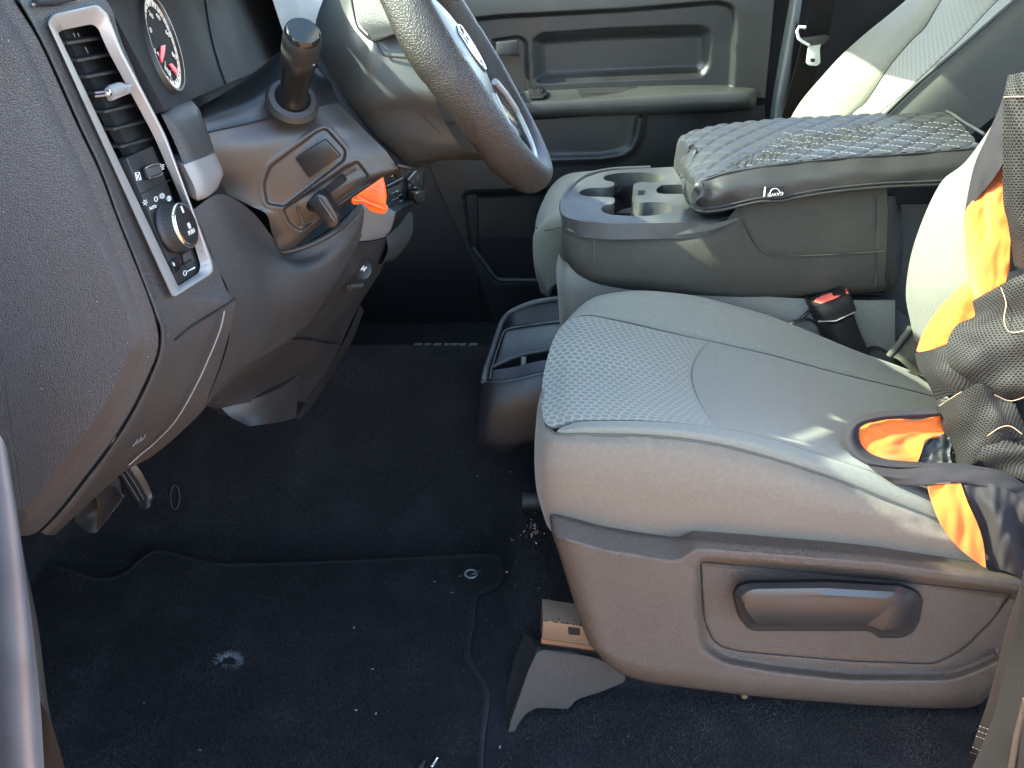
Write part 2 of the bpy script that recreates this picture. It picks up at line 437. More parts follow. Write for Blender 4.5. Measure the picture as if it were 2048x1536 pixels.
M['fluff_dk'] = carpet_like = smoothp('lint', (0.03, 0.031, 0.027), 1.0, 0.8, (0.012, 0.012, 0.011), bump=0.9, scale=400)
M['rust'] = smoothp('rust_edge', (0.16, 0.075, 0.035), 0.9, 0.6, (0.05, 0.03, 0.02), bump=0.8, scale=500)
M['fluff'] = smoothp('frayed_fibre', (0.14, 0.142, 0.145), 0.9, 0.2)
M['crumb'] = smoothp('crumb', (0.26, 0.25, 0.23), 0.8, 0.5, (0.12, 0.11, 0.10))
M['fibre'] = smoothp('mat_fibre', (0.0245, 0.0225, 0.0232), 0.9, 0.8, (0.049, 0.045, 0.045), bump=0, spec=0.15)
M['fibre_b'] = smoothp('carpet_fibre', (0.027, 0.0245, 0.0232), 0.9, 0.8, (0.065, 0.059, 0.055), bump=0, spec=0.15)
M['thread'] = smoothp('pale_thread', (0.10, 0.10, 0.097), 0.7, 0.0)
M['thread_o'] = smoothp('peach_thread', (0.42, 0.26, 0.18), 0.7, 0.0)

def carpet(name, base, hi, scale=900):
    k = NB(name); n1 = k.noise(scale, 4, 0.7); n2 = k.noise(8, 5, 0.6); n3 = k.noise(160, 3)
    c = k.mix(k.ramp(n1, 0.35, 0.72), base, hi)
    c = k.mix(k.ramp(n2, 0.48, 0.75, 0, 0.35), c, tuple(x * 1.6 for x in hi))
    c = k.mix(k.ramp(n3, 0.62, 0.75, 0, 0.4), c, tuple(x * 2.0 for x in hi))
    h = k.math('ADD', n1, k.math('MULTIPLY', n3, 0.7))
    m = k.done(c, 1.0, 0, 0.1, k.bump(h, 0.8, 0.0018))
    k.b.inputs['Sheen Weight'].default_value = 0.05; k.b.inputs['Sheen Roughness'].default_value = 0.5
    return m
M['carpet'] = carpet('carpet', (0.0015, 0.0015, 0.002), (0.026, 0.026, 0.028), 520)
M['mat'] = carpet('mat_pile', (0.005, 0.0048, 0.005), (0.024, 0.023, 0.0235), 560)
M['hump'] = carpet('tunnel_carpet', (0.014, 0.013, 0.013), (0.045, 0.041, 0.039))

def honeycomb(name, base, cell=0.0125):
    k = NB(name); uv = k.co.outputs['UV']
    wob = k.noise(22, 2); 
    d = k.hexd(uv, cell)
    line = k.math('MULTIPLY', k.ramp(d, 0.36, 0.44), k.ramp(d, 0.58, 0.52))
    dot = k.ramp(d, 0.40, 0.32)
    sep = k.n('SeparateXYZ'); k.l(uv, sep.inputs[0])
    fade = k.ramp(k.math('ADD', sep.outputs[0], k.math('MULTIPLY', k.noise(9, 2), 0.06)), 0.06, 0.40, 1.0, 0.15)
    n1 = k.noise(620, 3); n2 = k.noise(5, 4)
    c = k.mix(k.ramp(n1, 0.3, 0.7, 0, 0.3), base, tuple(x * 0.65 for x in base))
    c = k.mix(k.math('MULTIPLY', k.math('MULTIPLY', line, fade), 0.75), c, tuple(min(1, x * 1.75) for x in base))
    c = k.mix(k.math('MULTIPLY', k.math('MULTIPLY', dot, fade), 0.12), c, tuple(x * 0.55 for x in base))
    c = k.mix(k.ramp(n2, 0.55, 0.75, 0, 0.2), c, (0.17, 0.16, 0.14))
    h = k.math('ADD', n1, k.math('MULTIPLY', k.math('MULTIPLY', dot, fade), -0.8))
    m = k.done(c, 0.9, 0, 0.25, k.bump(h, 0.45, 0.0006)); k.b.inputs['Sheen Weight'].default_value = 0.15
    return m
M['honey'] = honeycomb('seat_honeycomb_cloth', (0.172, 0.172, 0.142))
def netting(name, base, hi, cell=0.0052, light=0.5):
    k = NB(name); uv = k.vm('MULTIPLY', k.co.outputs['UV'], (1.0, 1.25, 1))
    d = k.hexd(uv, cell)
    hole = k.ramp(d, 0.18, 0.34)
    n1 = k.noise(1200, 2)
    c = k.mix(hole, tuple(x * 0.12 for x in base), k.mix(n1, base, hi))
    h = k.math('ADD', k.math('MULTIPLY', hole, 1.5), k.math('MULTIPLY', n1, 0.3))
    return k.done(c, 0.6, 0, 0.3, k.bump(h, 1.0, 0.0016))
M['net'] = netting('mesh_webbing', (0.020, 0.018, 0.017), (0.046, 0.041, 0.038))
M['hivis'] = cloth('hi_vis_cloth', (0.72, 0.150, 0.025), 1600, 0.35, 0.0, (0.8, 0.12, 0.03))
M['vest_grey'] = cloth('vest_grey_cloth', (0.034, 0.030, 0.033), 1800, 0.35, 0.1, (0.10, 0.09, 0.09))
M['vest_dark'] = cloth('vest_dark_cloth', (0.030, 0.027, 0.032), 1800, 0.3, 0.0)

def quilt():
    k = NB('quilted_leather'); n1 = k.noise(9, 4)
    v = k.voro(900, 'DISTANCE_TO_EDGE')
    c = k.mix(k.ramp(n1, 0.45, 0.7, 0, 0.35), (0.020, 0.021, 0.021), (0.040, 0.041, 0.040))
    return k.done(c, k.ramp(n1, 0.3, 0.7, 0.50, 0.64), 0, 0.45, k.bump(k.ramp(v, 0, 0.25), 0.12, 0.0003))
M['quilt'] = quilt()
M['quilt_side'] = leathery('cover_side_leather', (0.022, 0.022, 0.021), 600, 0.3, 0.46, 0.15, (0.05, 0.05, 0.048), speck=False)
def glass():
    m = bpy.data.materials.new('tinted_glass'); m.use_nodes = True; t = m.node_tree; t.nodes.clear()
    o = t.nodes.new('ShaderNodeOutputMaterial'); a = t.nodes.new('ShaderNodeBsdfTransparent'); g = t.nodes.new('ShaderNodeBsdfGlossy'); mx = t.nodes.new('ShaderNodeMixShader')
    a.inputs[0].default_value = (0.76, 0.90, 0.80, 1); g.inputs['Roughness'].default_value = 0.02; mx.inputs[0].default_value = 0.06
    t.links.new(a.outputs[0], mx.inputs[1]); t.links.new(g.outputs[0], mx.inputs[2]); t.links.new(mx.outputs[0], o.inputs[0]); return m
M['glass'] = glass()
def wrapper():
    m = bpy.data.materials.new('clear_film'); m.use_nodes = True; t = m.node_tree; t.nodes.clear()
    o = t.nodes.new('ShaderNodeOutputMaterial'); a = t.nodes.new('ShaderNodeBsdfTransparent'); g = t.nodes.new('ShaderNodeBsdfGlossy'); mx = t.nodes.new('ShaderNodeMixShader'); fr = t.nodes.new('ShaderNodeFresnel')
    a.inputs[0].default_value = (0.82, 0.84, 0.86, 1); g.inputs['Roughness'].default_value = 0.15; fr.inputs[0].default_value = 1.6
    t.links.new(fr.outputs[0], mx.inputs[0]); t.links.new(a.outputs[0], mx.inputs[1]); t.links.new(g.outputs[0], mx.inputs[2]); t.links.new(mx.outputs[0], o.inputs[0]); return m
M['film'] = wrapper()
def ground():
    k = NB('dirt_ground'); n = k.noise(3, 6, 0.6); n2 = k.noise(40, 4)
    c = k.mix(n, (0.31, 0.145, 0.052), (0.39, 0.195, 0.078)); c = k.mix(k.ramp(n2, 0.4, 0.7, 0, 0.4), c, (0.22, 0.105, 0.04))
    return k.done(c, 0.95, 0, 0.2, k.bump(n2, 0.5, 0.02))
M['ground'] = ground()
# ---------------------------------------------------------------- the place: ground and the cab's shell
g = mesh('ground', [(-60, -60, -0.62), (60, -60, -0.62), (60, 60, -0.62), (-60, 60, -0.62)], [(0, 1, 2, 3)], M['ground']); struct(g)

def floor_z(x, y):
    z = 0.255 * sstep(1.20, 1.56, y) * (1 - sstep(1.60, 1.76, y))
    z *= 1 - 0.35 * sstep(0.0, 0.25, x)
    z += 0.55 * sstep(-0.86, -1.26, x) ** 1.2                                   # toe board
    z += 0.10 * sstep(-0.02, 0.07, x) * sstep(0.86, 0.95, y) * (1 - sstep(1.26, 1.34, y))   # step under the driver's seat
    z += 0.004 * noise.noise(Vector((x * 6, y * 6, 0)))
    return z
rows = []
for i in range(121):
    y = 0.60 + 1.70 * i / 120
    rows.append([Vector((-1.28 + 3.0 * j / 200, y, floor_z(-1.28 + 3.0 * j / 200, y))) for j in range(201)])
def floor_mat_fix():
    pass
fl = gridmesh('floor_carpet', rows, M['carpet'], flip=True); struct(fl)
# side of the floor under the door opening
sill = thing('door_sill', 'dark grey door sill strip under the cab floor edge', 'sill', (0.2, 0.58, -0.2))
box('sill_panel', (-1.3, 0.55, -0.35), (1.7, 0.60, -0.02), M['cabmetal'], sill, 0.01)

shell = thing('cab_roof', 'grey lined roof of the cab above the seats', 'roof', (0.6, 1.5, 1.5)); shell['kind'] = 'structure'
roofrows = []
for i in range(13):
    t = i / 12; y = 0.66 + 1.68 * t; cz = 1.50 + 0.05 * math.sin(math.pi * t)
    roofrows.append([Vector((0.03 + 1.65 * j / 10, y, cz + 0.03 * math.sin(math.pi * j / 10))) for j in range(11)])
gridmesh('headliner', roofrows, M['headliner'], shell)
gridmesh('roof_skin', [[v + Vector((0, 0, 0.05)) for v in r] for r in roofrows], M['cabmetal'], shell, flip=True)
box('roof_rail', (0.03, 0.60, 1.46), (1.68, 0.67, 1.56), M['headliner'], shell, 0.015)
box('roof_rail', (0.03, 2.30, 1.46), (1.68, 2.36, 1.56), M['headliner'], shell, 0.015)
box('windshield_header', (0.0, 0.64, 1.47), (0.08, 2.30, 1.57), M['headliner'], shell, 0.015)
struct(tag(tube('front_pillar', [(-0.80, 0.585, 1.06), (0.04, 0.63, 1.51)], 0.036, M['pillar'], None, 12), 'slim grey front pillar beside the open doorway', 'pillar'))
struct(tag(tube('front_pillar', [(-0.80, 2.36, 1.06), (0.04, 2.32, 1.51)], 0.045, M['pillar'], None, 12), 'slim grey front pillar on the passenger side', 'pillar'))
ws = mesh('windshield', [(-0.80, 0.60, 1.07), (-0.80, 2.32, 1.07), (0.02, 2.30, 1.50), (0.02, 0.64, 1.50)], [(0, 1, 2, 3)], M['glass'])
struct(tag(ws, 'green tinted windshield above the dashboard', 'windshield'))
od = thing('open_driver_door', 'open driver door swung forward beside the doorway', 'door', (-.66, .52, -.05))
_dv = Vector((math.cos(R(72)), -math.sin(R(72)), 0)); _dn = Vector((_dv.y, -_dv.x, 0)); _h = Vector((-.69, .53, 0))
def dslab(name, a, b, z0, z1, th, mat): prism(name, [_h + _dv * a + Vector((0, 0, z0)), _h + _dv * b + Vector((0, 0, z0)), _h + _dv * b + Vector((0, 0, z1)), _h + _dv * a + Vector((0, 0, z1))], _dn * th, mat, od, .008)
dslab('door_skin', 0, 1.08, -.10, .97, .09, M['door'])
dslab('window_frame', .30, .36, .97, 1.50, .04, M['door']); dslab('window_frame', 1.02, 1.08, .97, 1.50, .04, M['door']); dslab('window_frame', .30, 1.08, 1.50, 1.54, .04, M['door'])
dslab('window_glass', .36, 1.02, .97, 1.50, .004, M['glass'])
fw_ = thing('firewall', 'dark metal firewall in front of the footwells', 'wall', (-1, 1.5, 0)); fw_['kind'] = 'structure'
box('firewall_panel', (-1.34, 0.60, -0.02), (-1.28, 2.36, 1.07), M['cabmetal'], fw_, 0.005)
box('cowl_side', (-1.28, 0.60, -0.02), (-0.66, 0.645, 1.05), M['cabmetal'], fw_, 0.01)
box('pillar_sun_block', (-.86, .60, 1.0), (-.46, .668, 1.12), M['cabmetal'], fw_, .01)  # unseen block added to keep the sun off the dash end cap
box('cowl_top', (-1.30, 0.60, 1.04), (-0.78, 2.36, 1.07), M['cabmetal'], fw_, 0.01)
box('cowl_side', (-1.28, 2.26, -0.02), (-0.10, 2.32, 1.0), M['cabmetal'], fw_, 0.01)
rw = box('rear_wall', (1.64, 0.62, -0.02), (1.70, 2.36, 1.02), M['seat_dark'], None, 0.01); struct(rw)
rp = thing('rear_bodyside', 'dark rear side of the cab behind the front doors', 'panel', (1.2, 0.6, 0)); rp['kind'] = 'structure'
box('bodyside_panel', (0.98, 0.60, -0.02), (1.64, 0.66, 1.50), M['cabmetal'], rp, 0.01)
box('bodyside_panel', (1.18, 2.32, -0.02), (1.64, 2.38, 1.00), M['cabmetal'], rp, 0.01)

for i_, (y0, y1) in enumerate(((0.78, 1.36), (1.66, 2.24))):
    vz = box('added_sun_visor', (0.07, y0, 1.40), (0.24, y1, 1.425), M['headliner'], None, 0.01)  # unseen visors, added to lower the edge of the header's shadow
    tag(vz, 'unseen grey sun visor added to lower the header shadow over the %s' % ('driver side of the windshield' if i_ == 0 else 'passenger side of the windshield'), 'sun visor', 'sun visors')
# ---------------------------------------------------------------- dashboard
dash = thing('dashboard', 'dark grey moulded dashboard with side vent and headlight switch left of the wheel', 'dashboard', (-0.5, 1.3, 0.5))
# end cap facing the open door
cap_out = [(-120, -120), (-20, -75), (28, 0), (75, 75), (115, 160), (155, 250), (200, 345), (232, 430), (262, 505), (292, 580), (312, 640), (318, 690), (304, 735), (262, 822), (215, 895), (165, 960), (118, 1020), (72, 1066), (34, 1072), (-20, 1076), (-100, 1076), (-130, 700), (-140, 300)]
def shrink(poly, d):
    n = len(poly); out = []
    for i in range(n):
        a = Vector(poly[i - 1]); b = Vector(poly[i]); c = Vector(poly[(i + 1) % n])
        t = (c - a).normalized(); nn = Vector((-t.y, t.x))
        out.append(tuple(b + nn * d))
    return out
loops = []
co = [p[:2] for p in curve(cap_out, 150, closed=True)]
for d, Y in ((0, 0.700), (0, 0.682), (2.0, 0.678), (24, 0.677), (27, 0.676), (49, 0.666), (53, 0.6645), (58, 0.6645)):
    loops.append([P(*p, Y) for p in shrink(co, d)])
def ringmesh(name, loops, mat, parent, sharp=50, capit=True):
    n = len(loops[0]); V = [v for l in loops for v in l]; Fc = []
    for i in range(len(loops) - 1):
        for k in range(n): Fc.append((i * n + k, i * n + (k + 1) % n, (i + 1) * n + (k + 1) % n, (i + 1) * n + k))
    if capit: Fc.append(tuple((len(loops) - 1) * n + k for k in range(n)))
    return mesh(name, V, Fc, mat, parent, None, sharp)
ecap = ringmesh('end_cap', loops[:5], M['dash'], dash, capit=False)
ringmesh('raised_border', loops[4:7], M['trimband'], ecap, capit=False)
ringmesh('leather_panel', loops[6:], M['endcap'], ecap)

# the moulding that the end cap is set into, and the rear face up to the vent frame
edge = [(-60, -160, 0), (-10, -85, 0), (42, -14, 0), (92, 72, 0), (132, 158, 0), (172, 248, 0), (214, 338, 0), (247, 428, 0), (277, 503, 0), (306, 578, 0), (327, 636, 0), (334, 684, 0), (322, 738, 0), (278, 830, 0), (230, 905, 0), (180, 970, 0), (132, 1030, 0), (92, 1070, 0)]
E = [e[:2] for e in curve(edge, 60)]
Ein = [(x - 14, y + 3) if y < 640 else (x - 13, y - 7) for x, y in E]
face = [(60, -190), (120, -90), (215, 5), (240, 75), (276, 160), (314, 250), (352, 338), (390, 428), (420, 503), (437, 540), (458, 590), (472, 600), (452, 690), (415, 800), (345, 878), (262, 932), (190, 995), (110, 1070)]
Fe = [e[:2] for e in curve([(*f, 0) for f in face], 60)]
rim_rows = [[(*p, 0.712) for p in Ein], [(*p, 0.684) for p in Ein], [((a[0] * .6 + b[0] * .4), (a[1] * .6 + b[1] * .4), 0.680) for a, b in zip(Ein, E)], [(*p, 0.688) for p in E]]
sheet('edge_moulding', rim_rows, 120, 3, M['trimband'], dash, sharp=50)
mid = []
for f in (0.0, 0.03, 0.10, 0.35, 0.65, 1.0):
    row = []
    for (a, b) in zip(E, Fe):
        Y = 0.688 + (0.785 - 0.688) * f
        row.append((a[0] + (b[0] - a[0]) * f, a[1] + (b[1] - a[1]) * f, Y))
    mid.append(row)
sheet('face_panel', mid, 240, 12, M['dash'], dash, sharp=70, hole=[(350, 585), (413, 545), (413, 528), (376, 412), (320, 270), (229, 100), (206, 42), (190, 30), (115, 46), (105, 56)])

# lower knee panel: from the vent frame across to the steering column
k_rows = [
    [(385, 420, .785), (440, 388, .83), (500, 420, .90), (545, 475, .95), (562, 505, .975), (610, 492, 1.0), (668, 455, 1.03), (700, 425, 1.06), (722, 405, 1.08)],
    [(400, 450, .786), (450, 420, .83), (510, 470, .90), (548, 505, .945), (580, 520, .97), (625, 508, 1.0), (680, 470, 1.03), (710, 440, 1.06), (728, 418, 1.08)],
    [(432, 530, .785), (490, 520, .84), (545, 540, .90), (590, 545, .94), (620, 540, .97), (655, 525, 1.0), (690, 495, 1.03), (712, 465, 1.06), (728, 430, 1.08)],
    [(460, 595, .785), (510, 600, .84), (555, 610, .90), (590, 610, .94), (615, 605, .97), (640, 590, 1.0), (668, 560, 1.03), (695, 520, 1.06), (722, 470, 1.08)],
    [(455, 690, .785), (490, 690, .83), (520, 685, .88), (545, 675, .92), (560, 672, .95), (578, 670, .98), (592, 668, 1.01), (630, 625, 1.05), (712, 490, 1.08)],
    [(415, 800, .785), (450, 765, .82), (480, 737, .86), (505, 715, .89), (525, 698, .92), (540, 684, .95), (556, 676, .98), (575, 675, 1.01), (590, 672, 1.03)],
    [(400, 812, .84), (430, 790, .87), (460, 765, .90), (485, 742, .93), (505, 722, .95), (522, 706, .98), (536, 694, 1.01), (552, 684, 1.03), (570, 676, 1.05)]]
knee = sheet('knee_panel', k_rows, 60, 8, M['dash'], dash, sharp=70)
# the lip of the pocket below the column
tube('pocket_lip', [P(x, y, Y) for x, y, Y in curve([(545, 478, .952), (556, 500, .965), (575, 503, .975), (625, 487, 1.0), (680, 455, 1.03), (716, 418, 1.07)], 24)], 0.004, M['dash_smooth'], dash, 8)
sheet('pocket_inside', [[(545, 470, .955), (580, 495, .98), (640, 470, 1.01), (712, 415, 1.07)], [(560, 440, 1.05), (600, 440, 1.08), (660, 420, 1.1), (715, 390, 1.12)]], 16, 4, M['gap'], dash)
# lower strip with the hood and brake pictograms: bottom edge of the near panel
low = sheet('lower_edge', [[(250, 935, .79), (300, 905, .79), (360, 860, .79), (415, 800, .786), (455, 690, .786)], [(262, 935, .80), (310, 908, .80), (372, 855, .80), (425, 795, .80), (470, 690, .80)]], 30, 2, M['dash'], dash)
tube('trim_line', [P(x, y, Y) for x, y, Y in curve([(449, 622, .765), (440, 660, .757), (418, 715, .748), (390, 775, .742), (352, 840, .742), (310, 885, .752), (280, 910, .75), (258, 930, .745)], 40)], 0.0009, M['silver_dk'], dash, 6)
tube('seam', [P(x, y, Y) for x, y, Y in curve([(350, 680, .7), (380, 655, .725), (425, 628, .755), (470, 598, .7835)], 20)], 0.0012, M['gap'], dash, 6)
ic = Plane(P(272, 888, .705), P(292, 870, .72), P(268, 868, .705))
for q in range(3):
    a = ic.at(262 + q * 8, 892 - q * 5) + ic.n * .002; b = ic.at(272 + q * 8, 878 - q * 5) + ic.n * .002
    tube('pictogram', [a, (a + b) / 2 + ic.n * .001, b], 0.0004, M['silver_dk'], dash, 5)

# ---- silver frame with vent and switches
fp = Plane(P(345, 595, .702), P(425, 545, .780), P(95, 35, .702))      # x across, y up the dash
def fq(px, py, h=0.0): return fp.at(px, py, h)
if fp.n.x < 0: raise RuntimeError('frame plane faces the wrong way')
f_out = [(345, 597), (428, 545), (424, 522), (387, 421), (332, 270), (243, 100), (214, 26), (195, 9), (105, 28), (94, 45)]
f_in = [(356, 572), (398, 545), (401, 530), (363, 400), (307, 270), (215, 100), (196, 56), (184, 48), (125, 60), (116, 66)]
o2 = fillet(f_out, [10, 12, 8, 20, 20, 20, 8, 8, 10, 6], 4); i2 = fillet(f_in, [4, 6, 4, 20, 20, 20, 8, 8, 6, 3], 4)
o3, i3 = o2, i2
# align starting corners
def align(a, b):
    n = len(a); best = min(range(n), key=lambda s: sum(math.dist(a[k], b[(k + s) % n]) for k in range(0, n, 7)))
    return [b[(k + best) % n] for k in range(n)]
L = [[fq(*p, -0.004) for p in o3], [fq(*p, 0.004) for p in o3], [fq(p[0] + (q[0] - p[0]) * .10, p[1] + (q[1] - p[1]) * .10, 0.0062) for p, q in zip(o3, i3)],
     [fq(p[0] + (q[0] - p[0]) * .22, p[1] + (q[1] - p[1]) * .22, 0.0055) for p, q in zip(o3, i3)], [fq(*q, -0.0035) for q in i3], [fq(*q, -0.030) for q in i3]]
frame = ringmesh('vent_frame', L, M['silver'], dash, capit=False, sharp=45)
# back wall and the dark air duct
prism('duct_back', [fq(*p, -0.034) for p in i3], -fp.n * 0.004, M['gap'], dash)
# vanes
vane_y = [(136, 83, 205, 72), (156, 118, 222, 105), (174, 151, 240, 138), (196, 184, 256, 172), (211, 221, 274, 205), (228, 256, 290, 239), (244, 291, 306, 272)]
for (ax, ay, bx, by) in vane_y:
    a, b = fq(ax - 2, ay, -0.010), fq(bx + 3, by, -0.010); dn = -fp.y * 0.0028
    bk = -fp.n * 0.019 + fp.y * 0.004
    prism('vane', [a, b, b + dn, a + dn], bk, M['black'], frame, 0.0007)
for q in range(9):       # upright fins behind the vanes
    t = q / 8; a = (146 + 118 * t, 66 + 222 * t)
    for s in (0, 9):
        p0, p1 = fq(a[0] + s, a[1], -0.026), fq(a[0] + s + 9, a[1] + 19, -0.026)
        tube('fin', [p0, p1], 0.0007, M['silver_dk'], frame, 5)
# thumb slider in the vent
sl = thing_slider = prism('vent_slider', [fq(205, 182, .0), fq(246, 168, .0), fq(249, 178, .0), fq(246, 190, .0), fq(214, 203, 0)], fp.n * 0.010, M['silver_dk'], frame, 0.003)
lathe('slider_tip', [(0.001, 0), (0.0045, 0.001), (0.0058, 0.006), (0.0058, 0.018), (0.005, 0.022), (0.002, 0.024)], fq(217, 186, .006), (fq(246, 176, .006) - fq(217, 186, .006)), M['silver_dk'], sl, 20)
lathe('slider_bead', [(0.0005, 0), (0.003, 0.0012), (0.003, 0.003), (0.0005, 0.004)], fq(213, 187, .010), fp.n, M['chrome'], sl, 12)
for s in (0, 7): tube('slider_rod', [fq(190, 186 + s, -.004), fq(216, 183 + s, .003)], 0.0010, M['silver_dk'], sl, 6)
# switch plate
sp = [(252, 315), (306, 292), (398, 528), (396, 545), (358, 570)]
pl = prism('switch_plate', [fq(*p, -0.006) for p in fillet(sp, [3, 3, 6, 6, 4])], -fp.n * 0.01, M['black'], dash, 0.0008)
tube('plate_seam', [fq(282, 388, -.0056), fq(340, 360, -.0056)], 0.0006, M['gap'], pl, 5)
# vent wheel with chrome edges
wc = fq(300, 343, -.0055)
wx = (fq(318, 334) - fq(281, 346)).normalized(); wy = fp.n.cross(wx)
prism('vent_wheel', [wc + wx * a + wy * b for a, b in fillet([(-.0125, -.0062), (.0125, -.0062), (.0125, .0062), (-.0125, .0062)], .003)], fp.n * 0.005, M['black'], pl, 0.0015)
for q in range(9):
    xx = -.009 + q * .00225
    tube('wheel_rib', [wc + wx * xx - wy * .0035 + fp.n * .005, wc + wx * xx + wy * .0035 + fp.n * .005], 0.0005, M['black'], pl, 4)
for s in (-1, 1): tube('chrome_edge', [wc + wx * t * .0115 + wy * s * (.0056 - .001 * t * t) + fp.n * .0052 for t in (-1, -.5, 0, .5, 1)], 0.0008, M['chrome'], pl, 6)
up_ = fp.y
def picto(pts, r=0.0004): tube('pictogram', [fq(*p, -.0054) for p in pts], r, M['white'], pl, 4)
picto([(270, 346), (279, 345), (282, 359), (274, 361), (270, 346)]); picto([(271, 347), (281, 360)]); picto([(279, 346), (273, 360)])
for q in range(3): picto([(318, 330 + q * 4), (321, 328 + q * 4), (324, 331 + q * 4), (328, 329 + q * 4)])
picto([(312 + 3 * math.cos(a), 398 + 5 * math.sin(a)) for a in [k * math.pi / 5 for k in range(11)]])
picto([(338 + 4 * math.cos(a), 397 + 5 * math.sin(a)) for a in [k * math.pi / 5 for k in range(11)]]); picto([(338, 393), (338, 401)], 0.0007)
for a in range(0, 360, 45): picto([(324 + 2 * math.cos(R(a)), 392 + 2 * math.sin(R(a))), (324 + 6 * math.cos(R(a)), 392 + 6 * math.sin(R(a)))])
for a in range(0, 360, 60): picto([(290 + 2 * math.cos(R(a)), 405 + 2 * math.sin(R(a))), (290 + 5 * math.cos(R(a)), 405 + 6 * math.sin(R(a)))])
text('lettering', 'AUTO', fq(306, 415, -.0056), wx, up_, .0042, M['white'], pl)
# headlight knob
kb = fq(340, 457, -.006); kn = (fp.n * 1.0 + Vector((0, 0.12, 0.03))).normalized(); KS = .90
knob = lathe('headlight_knob', [(0.0242, 0), (0.0242, 0.001881), (0.023056, 0.003762), (0.02244, 0.007524), (0.02244, 0.015048)], kb, kn, M['rubber'], dash, 72, ridges=1, ridge_depth=.0006, ridge_span=(2, 4))
lathe('chrome_ring', [(0.022176, 0.015048), (0.022704, 0.015988), (0.022, 0.017869), (0.020064, 0.01881), (0.019536, 0.018559)], kb, kn, M['chrome'], knob, 64, sharp=80)
lathe('knob_face', [(0.019712, 0.017869), (0.019712, 0.018622), (0.01848, 0.01881), (0.0044, 0.018998)], kb, kn, M['black'], knob, 48)
ku = (up_ - kn * up_.dot(kn)).normalized(); kx = ku.cross(kn)
kf = kb + kn * .0196
prism('pointer_mark', [kf + kx * a + ku * b for a, b in [(-.0016, .012), (.0016, .012), (.0016, .0185), (-.0016, .0185)]], kn * .0003, M['white'], knob)
kr = ku.cross(kn)
if kr.y < 0: kr = -kr
text('lettering', 'PUSH', kf + kr * .001 - ku * .008, kr, ku, .0062, M['white'], knob)
for s in (-1, 1): tube('pictogram', [kf + kr * (.001 + s * .0014 + s * .0012 * math.cos(a)) + ku * (-.0015 + .0028 * math.sin(a)) for a in [k * math.pi / 4 for k in range(9)]], .0003, M['white'], knob, 4)
# small dimmer buttons below
prism('cargo_light_button', [fq(*p, -.006) for p in fillet([(337, 523), (352, 514), (361, 530), (356, 541), (345, 548)], 3)], fp.n * .0025, M['gloss'], dash, .0008)
text('pictogram', '0', fq(348, 529, -.0032), wx, up_, .0055, M['white'], pl)
wh = prism('dimmer_wheel', [fq(*p, -.006) for p in fillet([(361, 509), (376, 500), (385, 522), (368, 534)], 4)], fp.n * .003, M['rubber'], dash, .001)
for q in range(2): tube('dimmer_slot', [fq(364 + 5 * q, 508 + 20 * q, -.0026), fq(376 + 6 * q, 501 + 19 * q, -.0026)], .0011, M['gap'], wh, 5)
picto([(370 + 3 * math.cos(a), 546 + 5 * math.sin(a)) for a in [k * math.pi / 5 for k in range(11)]])
for q in range(4): picto([(375 + 4 * q, 543 - 2 * q), (377 + 4 * q, 541 - 2 * q)], .0005 + .0002 * q)

# ---- block below the instrument hood (grey ledge) beside the frame
sheet('ledge_block', [
    [(322, 228, .80), (345, 218, .82), (372, 210, .85), (392, 213, .865), (402, 226, .87)],
    [(326, 236, .79), (350, 238, .80), (378, 236, .83), (396, 234, .85), (404, 236, .87)],
    [(345, 275, .79), (370, 275, .80), (395, 272, .83), (410, 268, .85), (417, 266, .87)],
    [(368, 329, .79), (390, 322, .80), (412, 314, .83), (424, 308, .85), (430, 306, .87)]], 16, 6, M['dash'], dash, skirt=(-.03, .06, 0))
sheet('ledge_trim', [
    [(367, 330, .786), (390, 322, .797), (412, 314, .827), (424, 308, .847), (431, 306, .868)],
    [(388, 372, .786), (408, 362, .797), (428, 350, .827), (440, 342, .847), (445, 338, .868)],
    [(394, 398, .787), (414, 390, .80), (432, 372, .83), (443, 352, .85), (446, 345, .87)],
    [(396, 402, .80), (416, 394, .815), (434, 378, .84), (444, 356, .86), (447, 348, .88)]], 16, 5, M['silver_dk'], dash, skirt=(-.03, .03, 0))

# ---- instrument cluster, set deep behind the wheel
cl = thing('instrument_cluster', 'black instrument cluster with cream ringed gauge behind the steering wheel', 'gauge cluster', (-.5, 1.0, 0.9))
cp = Plane(P(325, 215, .80), P(560, 118, 1.36), P(215, 0, .80))
prism('cluster_panel', [cp.at(*p) for p in [(180, -60), (330, 222), (460, 165), (640, 90), (560, -80)]], -cp.n * .01, M['gap'], cl)
prism('cluster_back', [cp.at(*p) - cp.n * .03 for p in [(100, -120), (330, 300), (480, 380), (760, 320), (760, -160)]], -cp.n * .01, M['gap'], cl)
# gauge: a circle lying in the panel
gc = cp.at(322, 88); gr = .052
gy = (cp.at(334, 178) - cp.at(303, 0)).normalized() * -1; gx = gy.cross(cp.n)
